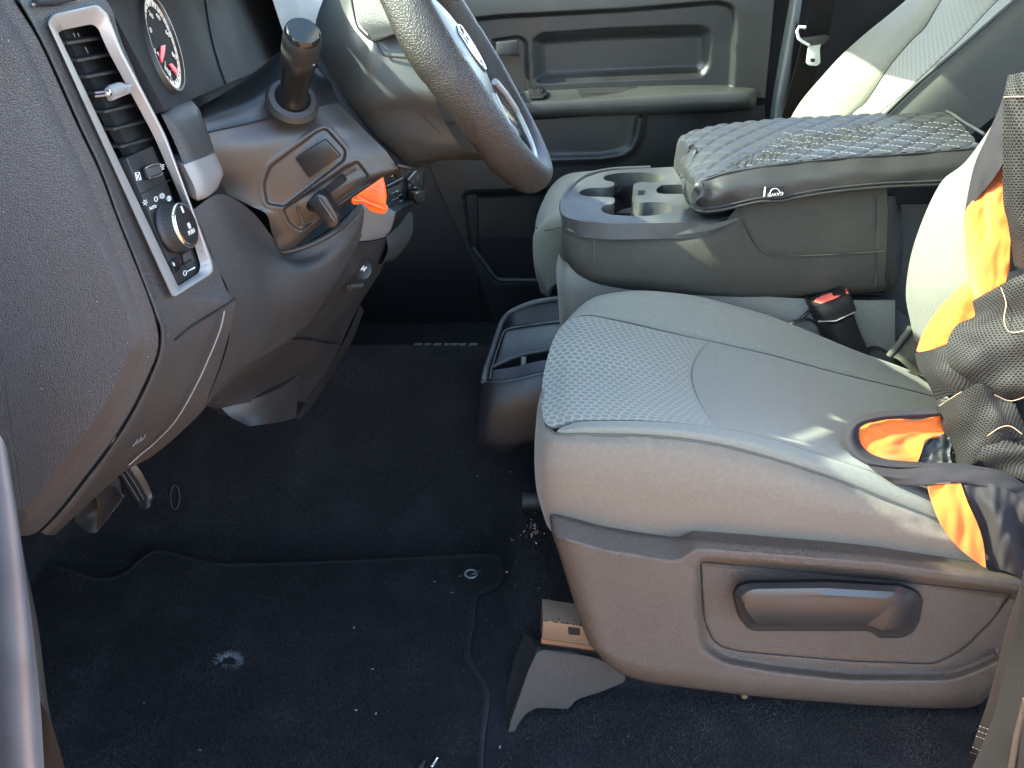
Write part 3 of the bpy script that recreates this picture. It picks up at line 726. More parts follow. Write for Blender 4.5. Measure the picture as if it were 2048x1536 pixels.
# fit an ellipse to what is seen: half sizes along the two panel directions
hy = (cp.at(336, 184) - cp.at(290, -8)).length / 2; hx = (cp.at(362, 110) - cp.at(285, 78)).length / 2
hy *= .97; hx = hy * .60
def gp(a, f, h=.002): return gc + (gx * math.cos(a) * hx + gy * math.sin(a) * hy) * f + cp.n * h
seg = [2 * math.pi * k / 64 for k in range(64)]
ringmesh('gauge_bezel', [[gp(a, 1.06, .000) for a in seg], [gp(a, 1.04, .005) for a in seg], [gp(a, 1.00, .005) for a in seg], [gp(a, .98, .002) for a in seg]], M['shroud'], cl, capit=False)
ringmesh('gauge_ring', [[gp(a, .98, .0015) for a in seg], [gp(a, .80, .0016) for a in seg]], M['cream'], cl, capit=False)
prism('gauge_face', [gp(a, .80, .0012) for a in seg], -cp.n * .001, M['gap'], cl)
ring = None
for q in range(32):
    a = 2 * math.pi * q / 32
    tube('gauge_tick', [gp(a, .80, .0022), gp(a, .84 if q % 2 else .89, .0022)], .00035, M['gap'], cl, 4)
nums = ['80', '60', '40', '20', '0', '140', '120', '100']
for q, tx in enumerate(nums):
    a = 2 * math.pi * q / 8
    text('gauge_number', tx, gp(a, .64, .002), gx * .8, gy, .0085, M['cream'], cl)
nd = lambda px, py, h: cp.at(px, py) + cp.n * h
prism('fuel_needle', [nd(331, 131, .003), nd(336, 129, .003), nd(351, 146, .003), nd(345, 150, .003)], cp.n * .0015, M['red'], cl)
prism('speed_needle', [nd(314, 95, .003), nd(323, 92, .003), nd(322, 108, .003), nd(317, 128, .003), nd(313, 118, .003)], cp.n * .0015, M['red'], cl)
tube('dial_arc', [nd(326, 124, .002), nd(328, 138, .002), nd(334, 150, .002), nd(340, 160, .002)], .0007, M['silver'], cl, 5)
# hood over the cluster and the pod wall between cluster and wheel
tube('cluster_seam', [nd(x, y, .001) for x, y in curve([(408, -10), (415, 40), (425, 90), (440, 140), (450, 168)], 14)], .0011, M['gap'], cl, 5)
hood = sheet('instrument_hood', [[(180, -70, .80), (330, -150, .95), (560, -130, 1.2), (700, -100, 1.35)], [(160, -100, .76), (330, -200, .95), (560, -190, 1.2), (720, -160, 1.4)]], 16, 4, M['dash'], dash)
# dashboard top running to the windshield, and the body behind the face
tops = []
for i in range(9):
    y = 0.70 + 1.55 * i / 8; hmp = 0.035 * math.exp(-((y - 1.11) / .2) ** 2)
    hx_ = .12 * math.exp(-((y - 1.11) / .24) ** 4)  # unseen hood bulge, shaped to shade the cluster
    tops.append([Vector((x + hx_ * b, y, z + hmp * b)) for x, z, b in ((-.40, 1.03, 1), (-.42, 1.045, 1), (-.50, 1.065, .9), (-.65, 1.07, .4), (-.82, 1.06, 0))])
gridmesh('dash_top', tops, M['dash'], dash)
cols = []
for i in range(13):
    y = 1.30 + 0.98 * i / 12
    cols.append([Vector((x, y, z)) for x, z in ((-.42, 1.04), (-.36, 1.0), (-.345, .93), (-.34, .82), (-.345, .72), (-.38, .62), (-.47, .55), (-.62, .52))])
gridmesh('passenger_face', cols, M['dash'], dash)
gridmesh('dash_underside', [[Vector((-.95, .70, .62)), Vector((-.55, .70, .56))], [Vector((-.95, 1.3, .62)), Vector((-.50, 1.3, .60))]], M['gap'], dash)
tube('defrost_slot', [P(70, 5, .69), P(110, 4, .72), P(150, -4, .75)], .003, M['gap'], dash, 6)
tube('defrost_slot', [P(66, 9, .688), P(110, 9, .72), P(156, 0, .752)], .0012, M['silver_dk'], dash, 6)

# ---- centre stack and lower centre panel
st = thing('centre_stack', 'black centre control panel with buttons and silver toggle below the wheel', 'control panel', (-.25, 1.35, 0.5))
stp = Plane(P(738, 420, 1.22), P(838, 340, 1.46), P(745, 345, 1.22))
stn = stp.n if stp.n.x > 0 else -stp.n
def sq(px, py, h=0.0): return stp.at(px, py) + stn * h
prism('stack_body', [sq(*p) for p in fillet([(735, 322), (850, 280), (849, 370), (838, 395), (800, 425), (770, 432), (735, 438)], 6)], -stn * .05, M['black'], st, .003)
scr = prism('button_pad', [sq(*p, .001) for p in fillet([(768, 380), (800, 364), (803, 395), (800, 412), (778, 426), (768, 424)], 5)], stn * .003, M['gloss'], st, .001)
tube('silver_edge', [sq(*p, .004) for p in curve([(772, 429), (782, 426), (794, 418), (801, 410)], 10)], .0022, M['silver'], scr, 6)
tube('pad_edge', [sq(*p, .004) for p in [(769, 371), (785, 363), (801, 354)]], .0009, M['silver_dk'], st, 5)
for (x, y) in [(778, 386), (786, 382), (778, 400), (786, 396), (780, 410), (788, 406), (793, 390), (794, 402)]:
    tube('button_mark', [sq(x, y, .0046), sq(x + 6, y - 3, .0046)], .0006, M['silver_dk'], scr, 4)
lathe('chrome_button', [(.006, 0), (.006, .004), (.004, .006), (.001, .0065)], sq(781, 350), stn, M['chrome'], st, 20)
prism('climate_pad', [sq(*p, .001) for p in fillet([(811, 356), (832, 334), (847, 326), (847, 355), (838, 382), (812, 378)], 3)], stn * .003, M['shroud_dark'], st, .001)
tube('pad_edge', [sq(811, 358, .005), sq(832, 335, .005)], .001, M['silver'], st, 5)
for (x, y) in [(830, 350), (836, 347), (821, 360), (838, 360)]: tube('button_mark', [sq(x, y, .0046), sq(x, y + 7, .0046)], .0006, M['silver_dk'], st, 4)
tg = prism('toggle', [sq(*p, .004) for p in fillet([(812, 380), (831, 376), (836, 396), (832, 402), (816, 405), (811, 396)], 3)], stn * .016, M['shroud_dark'], st, .002)
tube('toggle_edge', [sq(*p, .020) for p in [(814, 380), (829, 377), (835, 398)]], .0012, M['chrome'], tg, 6)
tube('toggle_edge', [sq(*p, .010) for p in [(820, 372), (835, 374), (840, 396)]], .0012, M['chrome'], tg, 6)
# silver-brown box below the tag, then the long console side with the power outlet
sheet('stack_side', [[(725, 418, 1.10), (745, 416, 1.14), (772, 428, 1.2), (792, 425, 1.26)], [(716, 448, 1.10), (735, 455, 1.14), (758, 462, 1.2), (782, 458, 1.26)], [(704, 481, 1.10), (722, 482, 1.14), (746, 480, 1.2), (770, 474, 1.26)]], 12, 6, M['silver_dk'], st, skirt=(-.03, .05, 0))
sheet('stack_corner', [[(792, 425, 1.26), (812, 412, 1.32), (828, 402, 1.38)], [(770, 476, 1.26), (800, 448, 1.32), (822, 428, 1.38)]], 10, 8, M['shroud_dark'], st, skirt=(-.05, .05, 0))
sheet('knee_blocker', [[(772, 474, 1.26), (800, 448, 1.31), (818, 424, 1.36), (826, 430, 1.39)], [(776, 500, 1.25), (798, 492, 1.31), (818, 476, 1.36), (826, 462, 1.39)], [(765, 524, 1.25), (786, 518, 1.31), (802, 505, 1.36), (820, 480, 1.39)], [(755, 530, 1.27), (770, 526, 1.33), (790, 515, 1.39), (812, 490, 1.42)]], 14, 6, M['hub'], st)
lowc = sheet('console_side', [
    [(722, 470, 1.085), (705, 482, 1.10), (735, 484, 1.16), (770, 477, 1.25), (778, 484, 1.30)],
    [(690, 520, 1.085), (700, 520, 1.11), (725, 522, 1.17), (752, 522, 1.24), (768, 526, 1.30)],
    [(640, 610, 1.07), (660, 600, 1.10), (690, 590, 1.15), (722, 575, 1.22), (758, 548, 1.30)],
    [(596, 668, 1.05), (620, 660, 1.09), (648, 650, 1.14), (680, 635, 1.21), (716, 615, 1.29)],
    [(575, 690, 1.06), (600, 690, 1.10), (630, 690, 1.15), (655, 690, 1.21), (682, 688, 1.28)]], 24, 8, M['dash_smooth'], st, sharp=70)
tube('panel_seam', [P(x, y, Y) for x, y, Y in curve([(722, 470, 1.082), (690, 530, 1.082), (640, 612, 1.067), (600, 664, 1.047), (590, 673, 1.04), (565, 675, 1.03), (547, 677, .93)], 40)], .0016, M['gap'], st, 6)
lathe('power_outlet', [(.016, 0), (.0155, .002), (.013, .003), (.001, .003)], P(724, 540, 1.16) , (P(724, 540, 1.13) - P(735, 545, 1.16)), M['black'], st, 28)
for a, b in (((722, 540), (728, 532)), ((727, 542), (733, 534)), ((724, 537), (730, 538))): tube('pictogram', [P(*a, 1.135), P(*b, 1.135)], .0011, M['white'], st, 5)
tube('pull_tab', [P(698, 575, 1.115), P(722, 571, 1.15)], .005, M['shroud'], st, 8)
duct = thing('floor_duct', 'brown grey plastic duct cover hanging below the dashboard in the footwell', 'duct', (-.4, 1.1, 0.3))
sheet('duct_panel', [
    [(545, 676, .96), (578, 678, 1.02), (610, 680, 1.08), (645, 685, 1.16), (682, 690, 1.25)],
    [(480, 740, .95), (520, 735, 1.01), (560, 732, 1.07), (610, 735, 1.15), (650, 745, 1.24)],
    [(415, 803, .95), (455, 792, 1.00), (510, 780, 1.06), (575, 775, 1.14), (622, 785, 1.22)],
    [(436, 818, 1.0), (480, 808, 1.03), (530, 800, 1.08), (580, 800, 1.14), (612, 805, 1.20)]], 24, 8, M['dash_smooth'], duct, sharp=70)
sheet('duct_outlet', [
    [(442, 815, 1.02), (480, 806, 1.04), (530, 790, 1.07), (570, 770, 1.11), (600, 745, 1.15)],
    [(462, 834, 1.02), (495, 826, 1.04), (535, 816, 1.07), (566, 805, 1.11), (596, 790, 1.15)],
    [(498, 853, 1.02), (520, 850, 1.04), (548, 846, 1.07), (570, 842, 1.11), (592, 835, 1.15)]], 14, 5, M['dash_smooth'], duct, skirt=(-.06, .04, 0))
sheet('tunnel_side_cover', [[(720, 610, 1.30), (690, 680, 1.29), (650, 745, 1.26), (612, 805, 1.22), (592, 836, 1.17)], [(728, 622, 1.34), (700, 690, 1.33), (662, 752, 1.30), (624, 812, 1.26), (600, 838, 1.2)]], 20, 3, M['dash_smooth'], duct)
# ---------------------------------------------------------------- steering column and wheel
colm = thing('steering_column', 'brown grey plastic steering column cover with tilt lever and stalk', 'steering column', (-.25, 1.1, .75))
sheet('upper_cover', [
    [(396, 222, 1.02), (460, 186, 1.05), (520, 144, 1.08), (568, 108, 1.10), (600, 98, 1.11), (640, 110, 1.13)],
    [(398, 216, .96), (460, 180, 1.0), (520, 138, 1.03), (568, 102, 1.05), (604, 96, 1.07), (646, 122, 1.10)],
    [(406, 236, .935), (470, 212, .965), (530, 186, .985), (580, 165, 1.0), (620, 150, 1.02), (660, 158, 1.05)],
    [(416, 264, .93), (480, 250, .955), (540, 235, .975), (590, 223, .99), (630, 213, 1.0), (673, 202, 1.02)]], 40, 8, M['shroud_dark'], colm)
rec = fillet([(533, 408), (527, 366), (540, 332), (634, 262), (652, 256), (692, 300), (690, 320), (570, 414)], 8)
rec2 = fillet([(578, 445), (566, 418), (690, 335), (715, 322), (738, 352), (724, 372), (600, 462)], 6)
def lowfn(px, py, Y, u, v):
    d1 = sdist(px, py, rec); d2 = sdist(px, py, rec2)
    a = .0036 * sstep(2, -3, d1) - .0006 * sstep(8, 3, abs(d1 - 3))
    b = .0042 * sstep(2, -3, d2) - .0005 * sstep(8, 3, abs(d2 - 3))
    return max(a, b) if (d1 < 0 or d2 < 0) else a + b
sheet('lower_cover', [
    [(416, 266, .929), (480, 252, .954), (540, 237, .974), (590, 225, .989), (630, 215, .999), (674, 204, 1.019)],
    [(424, 305, .927), (490, 290, .948), (560, 272, .966), (620, 258, .98), (670, 247, .992), (706, 236, 1.008)],
    [(432, 345, .929), (500, 328, .948), (575, 305, .965), (640, 290, .977), (690, 280, .99), (737, 268, 1.006)],
    [(439, 378, .934), (510, 368, .950), (590, 342, .966), (660, 325, .977), (715, 312, .99), (768, 298, 1.006)],
    [(500, 411, .945), (548, 404, .956), (610, 382, .968), (680, 352, .98), (735, 336, .992), (786, 322, 1.008)],
    [(533, 429, .950), (565, 428, .958), (625, 405, .968), (690, 375, .98), (742, 352, .992), (797, 338, 1.01)],
    [(545, 470, .958), (572, 462, .962), (628, 432, .972), (690, 396, .984), (738, 366, .996), (799, 342, 1.02)],
    [(560, 504, .965), (586, 494, .972), (636, 450, .982), (694, 408, .994), (738, 374, 1.006), (800, 344, 1.04)],
    [(566, 500, 1.00), (590, 486, 1.00), (640, 446, 1.01), (696, 406, 1.02), (740, 372, 1.03), (800, 343, 1.07)]], 150, 14, M['shroud'], colm, fn=lowfn, sharp=75)
pxprism('cover_plate', [(590, 317), (650, 278), (682, 312), (618, 357)], .966, .006, M['shroud_dark'], colm, r=4, bevel=.0012)
pxprism('lever_slot', [(628, 392), (683, 351), (692, 363), (640, 402)], .975, .010, M['gap'], colm, r=3, bevel=0)
pxprism('lever_slot', [(592, 418), (640, 392), (650, 402), (606, 432)], .975, .010, M['gap'], colm, r=3, bevel=0)
# the open box the tilt lever sits in: a light edge frame
tube('lever_frame', [P(x, y, .958) for x, y in [(594, 416), (607, 450), (640, 434)]], .0016, M['shroud'], colm, 6)
tube('lever_frame', [P(x, y, .972) for x, y in [(690, 352), (712, 338)]], .0013, M['shroud'], colm, 6)
tube('lever_frame', [P(x, y, .964) for x, y in [(672, 412), (706, 390), (742, 366)]], .0020, M['shroud'], colm, 6)
lev = prism('tilt_lever', [P(x, y, .935) for x, y in fillet([(614, 404), (634, 386), (652, 392), (678, 438), (675, 454), (656, 458), (632, 430)], [8, 6, 8, 8, 6, 8, 8])], (0, .022, 0), M['shroud_dark'], colm, .004)
tube('lever_rib', [P(x, y, .9335) for x, y in [(638, 398), (652, 418), (668, 442)]], .0022, M['shroud'], lev, 6)
tube('lever_arm', [P(640, 410, .955), P(612, 412, .99)], .008, M['shroud_dark'], lev, 8)
tube('cover_seam', [P(x, y, Y - .002) for x, y, Y in curve([(416, 265, .929), (480, 251, .954), (540, 236, .974), (590, 224, .989), (673, 203, 1.019)], 30)], .0009, M['gap'], colm, 5)
# dark joint between column and wheel hub
jt = curve([(606, 98, 1.06), (640, 130, 1.07), (668, 180, 1.05), (700, 235, 1.03), (735, 280, 1.03), (775, 318, 1.03), (806, 342, 1.04)], 40)
tube('wheel_joint', [P(x - 2, y, Y) for x, y, Y in jt], .012, M['gap'], colm, 8)
tube('wire_end', [P(796, 330, 1.0), P(812, 334, 1.0), P(836, 337, 1.02)], .003, M['black'], colm, 6)
# multi-function stalk
sk0, sk1 = P(584, 205, .965), P(604, 80, .90)
ax = sk1 - sk0; Ls = ax.length
stalk = lathe('stalk', [(.0185, -.01), (.0190, Ls * .08), (.0170, Ls * .16), (.0155, Ls * .2), (.0165, Ls * .45), (.0178, Ls * .62), (.0182, Ls * .66)], sk0, ax, M['shroud_dark'], colm, 40)
lathe('stalk_ring', [(.0182, Ls * .66), (.0192, Ls * .67), (.0192, Ls * .78), (.0186, Ls * .79)], sk0, ax, M['black'], stalk, 40)
lathe('stalk_twist_grip', [(.0188, Ls * .79), (.0202, Ls * .80), (.0204, Ls * 1.00), (.0198, Ls * 1.06), (.0186, Ls * 1.09)], sk0, ax, M['quilt_side'], stalk, 72, ridges=1, ridge_depth=.0004, ridge_span=(1, 2))
lathe('stalk_cap', [(.0190, Ls * 1.085), (.0184, Ls * 1.11), (.0160, Ls * 1.135), (.006, Ls * 1.14)], sk0, ax, M['gloss'], stalk, 40)
lathe('stalk_boot', [(.030, -.006), (.031, .002), (.027, .008), (.021, .010), (.018, .006)], sk0, ax, M['rubber'], stalk, 40)
for q, (x, y) in enumerate([(617, 137), (625, 131)]): pxprism('stalk_mark', [(x - 2, y - 2), (x + 3, y - 4), (x + 4, y - 1), (x - 1, y + 1)], .905, .001, M['white'], stalk, bevel=0)

whl = thing('steering_wheel', 'dark leather steering wheel with grey hub and chrome emblem', 'steering wheel', (-.07, 1.11, .93))
TT = R(33); wn = Vector((math.cos(TT), 0, math.sin(TT))); wu = Vector((-math.sin(TT), 0, math.cos(TT))); wv = Vector((0, 1, 0))
RR = .186
wb = P(1073, 345, 1.10); WC = wb + wu * RR
def wp(ang, rad, h=0): return WC + wv * (-math.sin(ang) * rad) + wu * (-math.cos(ang) * rad) + wn * h     # ang 0 at the bottom, 90 deg towards the driver's door
V = []; Fc = []; NS, NT = 160, 28
for i in range(NS):
    a = 2 * math.pi * i / NS; c = wp(a, RR); rd = (c - WC).normalized()
    da = abs(((math.degrees(a) + 180) % 360) - 180)
    grip = math.exp(-((da - 100) / 16) ** 2) + .5 * math.exp(-((da - 55) / 12) ** 2)
    groove = min(1, abs(da - 92) / 1.2) if True else 1
    for k in range(NT):
        b = 2 * math.pi * k / NT
        r1, r2 = .0180 + .002 * grip, .0245 + .003 * grip
        if groove < 1: r1 -= .0012 * (1 - groove); r2 -= .0012 * (1 - groove)
        V.append(c + rd * (math.cos(b) * r1) + wn * (math.sin(b) * r2 - .004 * grip))
for i in range(NS):
    for k in range(NT): Fc.append((i * NT + k, i * NT + (k + 1) % NT, ((i + 1) % NS) * NT + (k + 1) % NT, ((i + 1) % NS) * NT + k))
rim = mesh('rim', V, Fc, M['rim'], whl, None, 180)
# hub back cover as it is seen from the door
def hubfn(px, py, Y, u, v):
    e = pdist(px, py, [(712, 192), (728, 150), (744, 106), (752, 60)]); return -.006 * math.exp(-(e / 16) ** 2)
hub = sheet('hub_back_cover', [
    [(672, -60, 1.12), (720, -70, 1.05), (780, -70, 1.03), (860, -70, 1.02)],
    [(634, 34, 1.09), (690, 26, 1.02), (760, 22, .995), (850, 20, .985)],
    [(634, 90, 1.07), (690, 90, 1.00), (760, 86, .980), (850, 90, .97)],
    [(655, 137, 1.055), (712, 148, .99), (780, 140, .967), (860, 145, .957)],
    [(689, 206, 1.045), (740, 204, .982), (805, 190, .960), (870, 195, .95)],
    [(700, 226, 1.05), (750, 230, .996), (815, 226, .975), (890, 244, .965)],
    [(733, 272, 1.055), (778, 280, 1.006), (842, 286, .985), (925, 296, .975)],
    [(790, 322, 1.065), (822, 322, 1.02), (882, 314, 1.0), (965, 310, .99)],
    [(812, 339, 1.09), (840, 336, 1.07), (888, 321, 1.05), (978, 321, 1.03)]], 50, 9, M['hub'], whl, fn=hubfn, sharp=75)
tube('cover_seam', [P(x, y, Y) for x, y, Y in curve([(702, -6, 1.0), (712, 45, .985), (722, 62, .978), (745, 80, .972), (768, 76, .968), (806, 62, .960)], 30)], .0016, M['gap'], hub, 6)
tube('cover_seam', [P(x, y, Y) for x, y, Y in curve([(750, 82, .972), (762, 104, .968), (776, 112, .966), (830, 117, .955)], 24)], .0014, M['gap'], hub, 6)
sheet('leather_insert', [[(706, -8, .995), (740, -10, .985), (800, -10, .975)], [(716, 44, .978), (760, 40, .969), (812, 40, .957)], [(746, 78, .970), (768, 74, .966), (806, 60, .957)]], 14, 6, M['quilt_side'], hub)
tube('hub_button_seam', [P(x, y, Y) for x, y, Y in curve([(782, 218, .986), (794, 207, .978), (812, 205, .97), (836, 222, .968), (868, 256, .972), (892, 276, .975)], 30)], .0009, M['shroud_dark'], hub, 6)
# airbag cover towards the driver, with the chrome emblem
V = []; Fc = []; na, nb = 40, 12
for i in range(nb + 1):
    t = i / nb
    for k in range(na):
        a = 2 * math.pi * k / na; rr = .092 * math.sin(t * math.pi / 2) ; hh = .030 * math.cos(t * math.pi / 2) ** .7
        V.append(WC + wv * (math.cos(a) * rr * 1.05) + wu * (math.sin(a) * rr) + wn * (hh - .015))
for i in range(nb):
    for k in range(na): Fc.append((i * na + k, i * na + (k + 1) % na, (i + 1) * na + (k + 1) % na, (i + 1) * na + k))
ab = mesh('airbag_cover', V, Fc, M['hub'], whl, None, 180)
def dome(y, u_):
    r = min(1, math.hypot(y / 1.05, u_) / .092); t = math.asin(r); return WC + wv * y + wu * u_ + wn * (.030 * math.cos(t) ** .7 - .0135)
# chrome emblem: shield outline with curling horns
for pts in ([(-.024, .02), (-.026, -.005), (-.016, -.024), (0, -.032), (.016, -.024), (.026, -.005), (.024, .02), (0, .026), (-.024, .02)],
            [(-.004, .012), (-.014, .014), (-.019, .004), (-.015, -.008), (-.008, -.006), (-.008, .002)],
            [(.004, .012), (.014, .014), (.019, .004), (.015, -.008), (.008, -.006), (.008, .002)],
            [(-.004, .006), (-.004, -.014), (0, -.020), (.004, -.014), (.004, .006)]):
    cu = [(a, b) for a, b in curve([(x, y) for x, y in pts], 26)]
    tube('emblem', [dome(a * 1.1, b * 1.1) for a, b in cu], .0020, M['chrome'], ab, 6)
# spokes: two sideways, two downwards with satin surrounds
for s in (-1, 1):
    tube('spoke', [WC + wv * (s * .07) + wn * -.004, WC + wv * (s * .12) + wn * -.010, WC + wv * (s * (RR - .008)) + wn * -.004], [.030, .022, .018], M['hub'], whl, 14, flat=.55, flatdir=wn)
    tube('lower_spoke', [WC + wv * (s * .045) - wu * .05 + wn * -.004, WC + wv * (s * .06) - wu * .11 + wn * -.008, WC + wv * (s * .085) - wu * (RR * .88) + wn * -.004], [.022, .016, .016], M['hub'], whl, 12, flat=.5, flatdir=wn)
arc = [wp(R(a), RR - .019, .010) for a in range(-44, 45, 4)]
tube('spoke_surround', arc, .0050, M['silver'], whl, 8, flat=.8, flatdir=wn)
tube('spoke_surround', [wp(R(44), RR - .020, .010), WC + wv * -.085 - wu * .085 + wn * .012, WC + wv * -.055 - wu * .06 + wn * .012], .005, M['silver'], whl, 8)
tube('spoke_surround', [wp(R(-44), RR - .020, .010), WC + wv * .085 - wu * .085 + wn * .012, WC + wv * .055 - wu * .06 + wn * .012], .005, M['silver'], whl, 8)

# orange plastic tag hanging by the key
tg_ = thing('orange_tag', 'bright orange plastic tag hanging beside the centre control panel', 'tag', P(740, 425, 1.0))
tgo = [(766, 354), (770, 372), (773, 392), (771, 410), (776, 414), (775, 422), (768, 428), (752, 426), (738, 421), (733, 414), (726, 408), (716, 408), (708, 410), (702, 405), (703, 396), (712, 391)]
pxprism('tag_body', tgo, .955, .004, M['tagorange'], tg_, r=3, bevel=.001)
tube('tag_rib', [P(x, y, .952) for x, y in [(714, 393), (740, 406), (764, 414)]], .0022, M['tagorange'], tg_, 6)
tube('tag_rib', [P(x, y, .952) for x, y in [(706, 400), (730, 402), (752, 412), (772, 418)]], .0026, M['tagorange'], tg_, 6)
random.seed(3)
for r_ in range(5):
    for c_ in range(6 - r_ // 2):
        x, y = 752 - r_ * 8 + c_ * (4 + r_ * .6), 372 + r_ * 8 + c_ * 1.5
        if x < 768: tube('tag_mark', [P(x, y, .9542), P(x + 2.6, y + random.uniform(-1.5, 1.5), .9542)], .0006, M['buckle_red'], tg_, 4)

# ---------------------------------------------------------------- pedals
bp = thing('brake_pedal', 'wide ribbed rubber brake pedal hanging below the dash end', 'pedal', P(195, 1060, .86))
sheet('pedal_pad', [[(190, 955, .84), (215, 950, .87), (238, 955, .90)], [(165, 1000, .84), (198, 990, .87), (243, 985, .91)], [(150, 1040, .84), (172, 1030, .87), (245, 998, .91)], [(178, 1066, .84), (190, 1066, .86), (196, 1062, .87)]], 14, 6, M['rubber'], bp, skirt=(-.012, .008, 0))
for q in range(13):
    t = q / 12
    a = (196 - 2 * t, 968 + 0 * t); x0 = 190 + 42 * t; y0 = 962 - 6 * t
    tube('rib', [P(x0 - 8 + 0 * t, y0 + 2, .845 + .05 * t), P(x0 + 6 - 2 * t, y0 + 40 - 12 * t, .845 + .055 * t), P(196 + 48 * t, 1058 - 60 * t, .85 + .06 * t)], .0016, M['shroud_dark'], bp, 6)
tube('pedal_arm', [P(215, 960, .89), P(225, 860, .93)], .010, M['black'], bp, 8)
ap = thing('accelerator_pedal', 'narrow dark accelerator pedal beside the brake pedal', 'pedal', P(292, 1018, .95))
sheet('pedal_pad', [[(228, 930, .93), (248, 930, .95), (268, 925, .96)], [(245, 960, .93), (265, 955, .95), (285, 948, .96)], [(270, 1000, .93), (290, 994, .95), (303, 986, .96)], [(280, 1016, .93), (294, 1018, .94), (304, 1005, .95)]], 12, 6, M['shroud_dark'], ap, skirt=(-.01, .008, 0))
for q in range(3): tube('rib', [P(238 + 11 * q, 938 - q, .934 + .008 * q), P(262 + 11 * q, 975 - 2 * q, .934 + .008 * q), P(278 + 9 * q, 1002 - 3 * q, .934 + .008 * q)], .0012, M['rubber'], ap, 5)
# ---------------------------------------------------------------- driver's seat
seat = thing('driver_seat_unit', 'grey cloth driver seat with honeycomb cushion and side trim tinted brown for ground bounce', 'seat', (.35, 1.06, 0))
# seams of the cushion (px, py, depth)
c_sil = [(1084, 768, 1.02), (1088, 735, 1.06), (1100, 694, 1.10), (1114, 664, 1.15), (1134, 640, 1.20), (1152, 621, 1.235), (1178, 600, 1.26), (1212, 588, 1.275), (1275, 581, 1.285), (1337, 585, 1.29), (1400, 594, 1.295), (1462, 610, 1.30), (1540, 632, 1.305), (1636, 670, 1.31), (1714, 702, 1.315), (1792, 730, 1.32), (1880, 765, 1.325)]
far_seam = [(1150, 635, 1.195), (1181, 632, 1.205), (1244, 644, 1.21), (1337, 666, 1.21), (1431, 686, 1.21), (1540, 711, 1.21), (1674, 747, 1.21), (1780, 772, 1.21), (1900, 802, 1.21)]
near_seam = [(1120, 856, .868), (1142, 848, .866), (1166, 843, .862), (1275, 842, .858), (1369, 848, .858), (1462, 861, .858), (1540, 878, .858), (1620, 904, .858), (1700, 930, .858), (1800, 965, .858), (1900, 1000, .858)]
side_seam = [(1091, 854, .872), (1104, 864, .855), (1120, 869, .845), (1181, 869, .838), (1306, 873, .834), (1431, 889, .834), (1540, 917, .834), (1665, 957, .834), (1767, 998, .834), (1890, 1048, .834), (2060, 1118, .834)]
# far bolster
sheet('far_bolster', [
    [(1150, 640, 1.30), (1200, 606, 1.33), (1300, 600, 1.35), (1450, 620, 1.36), (1640, 690, 1.37), (1890, 790, 1.38)],
    [(1134, 641, 1.205), (1152, 621, 1.235), (1178, 600, 1.26), (1212, 588, 1.275), (1275, 581, 1.285), (1337, 585, 1.29), (1400, 594, 1.295), (1462, 610, 1.30), (1540, 632, 1.305), (1636, 670, 1.31), (1714, 702, 1.315), (1792, 730, 1.32), (1880, 765, 1.325)],
    [(1140, 640, 1.197), (1162, 622, 1.215), (1188, 610, 1.235), (1275, 608, 1.245), (1400, 635, 1.25), (1540, 668, 1.255), (1700, 722, 1.26), (1890, 785, 1.265)],
    [(1146, 637, 1.196), (1178, 631, 1.206), (1244, 642, 1.211), (1337, 664, 1.211), (1431, 684, 1.211), (1540, 709, 1.211), (1674, 745, 1.211), (1780, 770, 1.211), (1900, 800, 1.211)]], 70, 8, M['seat'], seat, edge=(0, 0, 0, 1, .006, 4))
# insert: front with honeycomb, rear plain; a curved cross seam parts them
def lerp_row(f, bulge=.0):
    A = curve(far_seam, 60); B = curve(near_seam, 60); out = []
    for i, (a, b) in enumerate(zip(A, B)): out.append(tuple(x + (y - x) * f for x, y in zip(a, b)))
    return out
cross = [p[:2] for p in curve([(1422, 683), (1404, 700), (1392, 718), (1385, 742), (1388, 772), (1402, 806), (1420, 835), (1440, 860)], 40)]
def cross_x(py):
    for (x1, y1), (x2, y2) in zip(cross[:-1], cross[1:]):
        if y1 <= py <= y2: return x1 + (x2 - x1) * (py - y1) / (y2 - y1)
    return cross[0][0] if py < cross[0][1] else cross[-1][0]
front_left = [(1150, 635, 1.196), (1134, 641, 1.19), (1116, 662, 1.15), (1102, 692, 1.10), (1090, 735, 1.05), (1085, 765, 1.01), (1083, 800, .95), (1088, 840, .888), (1104, 858, .868)]
FL = curve(front_left, 24)
rowsF = []
for i in range(25):
    f = i / 24; a = FL[i]
    A = curve(far_seam, 200); B = curve(near_seam, 200)
    yx = None
    # right end on the cross seam: along it by f
    c = cross[int(f * 40)]; Yc = 1.208 + (.862 - 1.208) * f
    rowsF.append([a, (a[0] + (c[0] - a[0]) * .05, a[1] + (c[1] - a[1]) * .05, None), (c[0], c[1], Yc)])
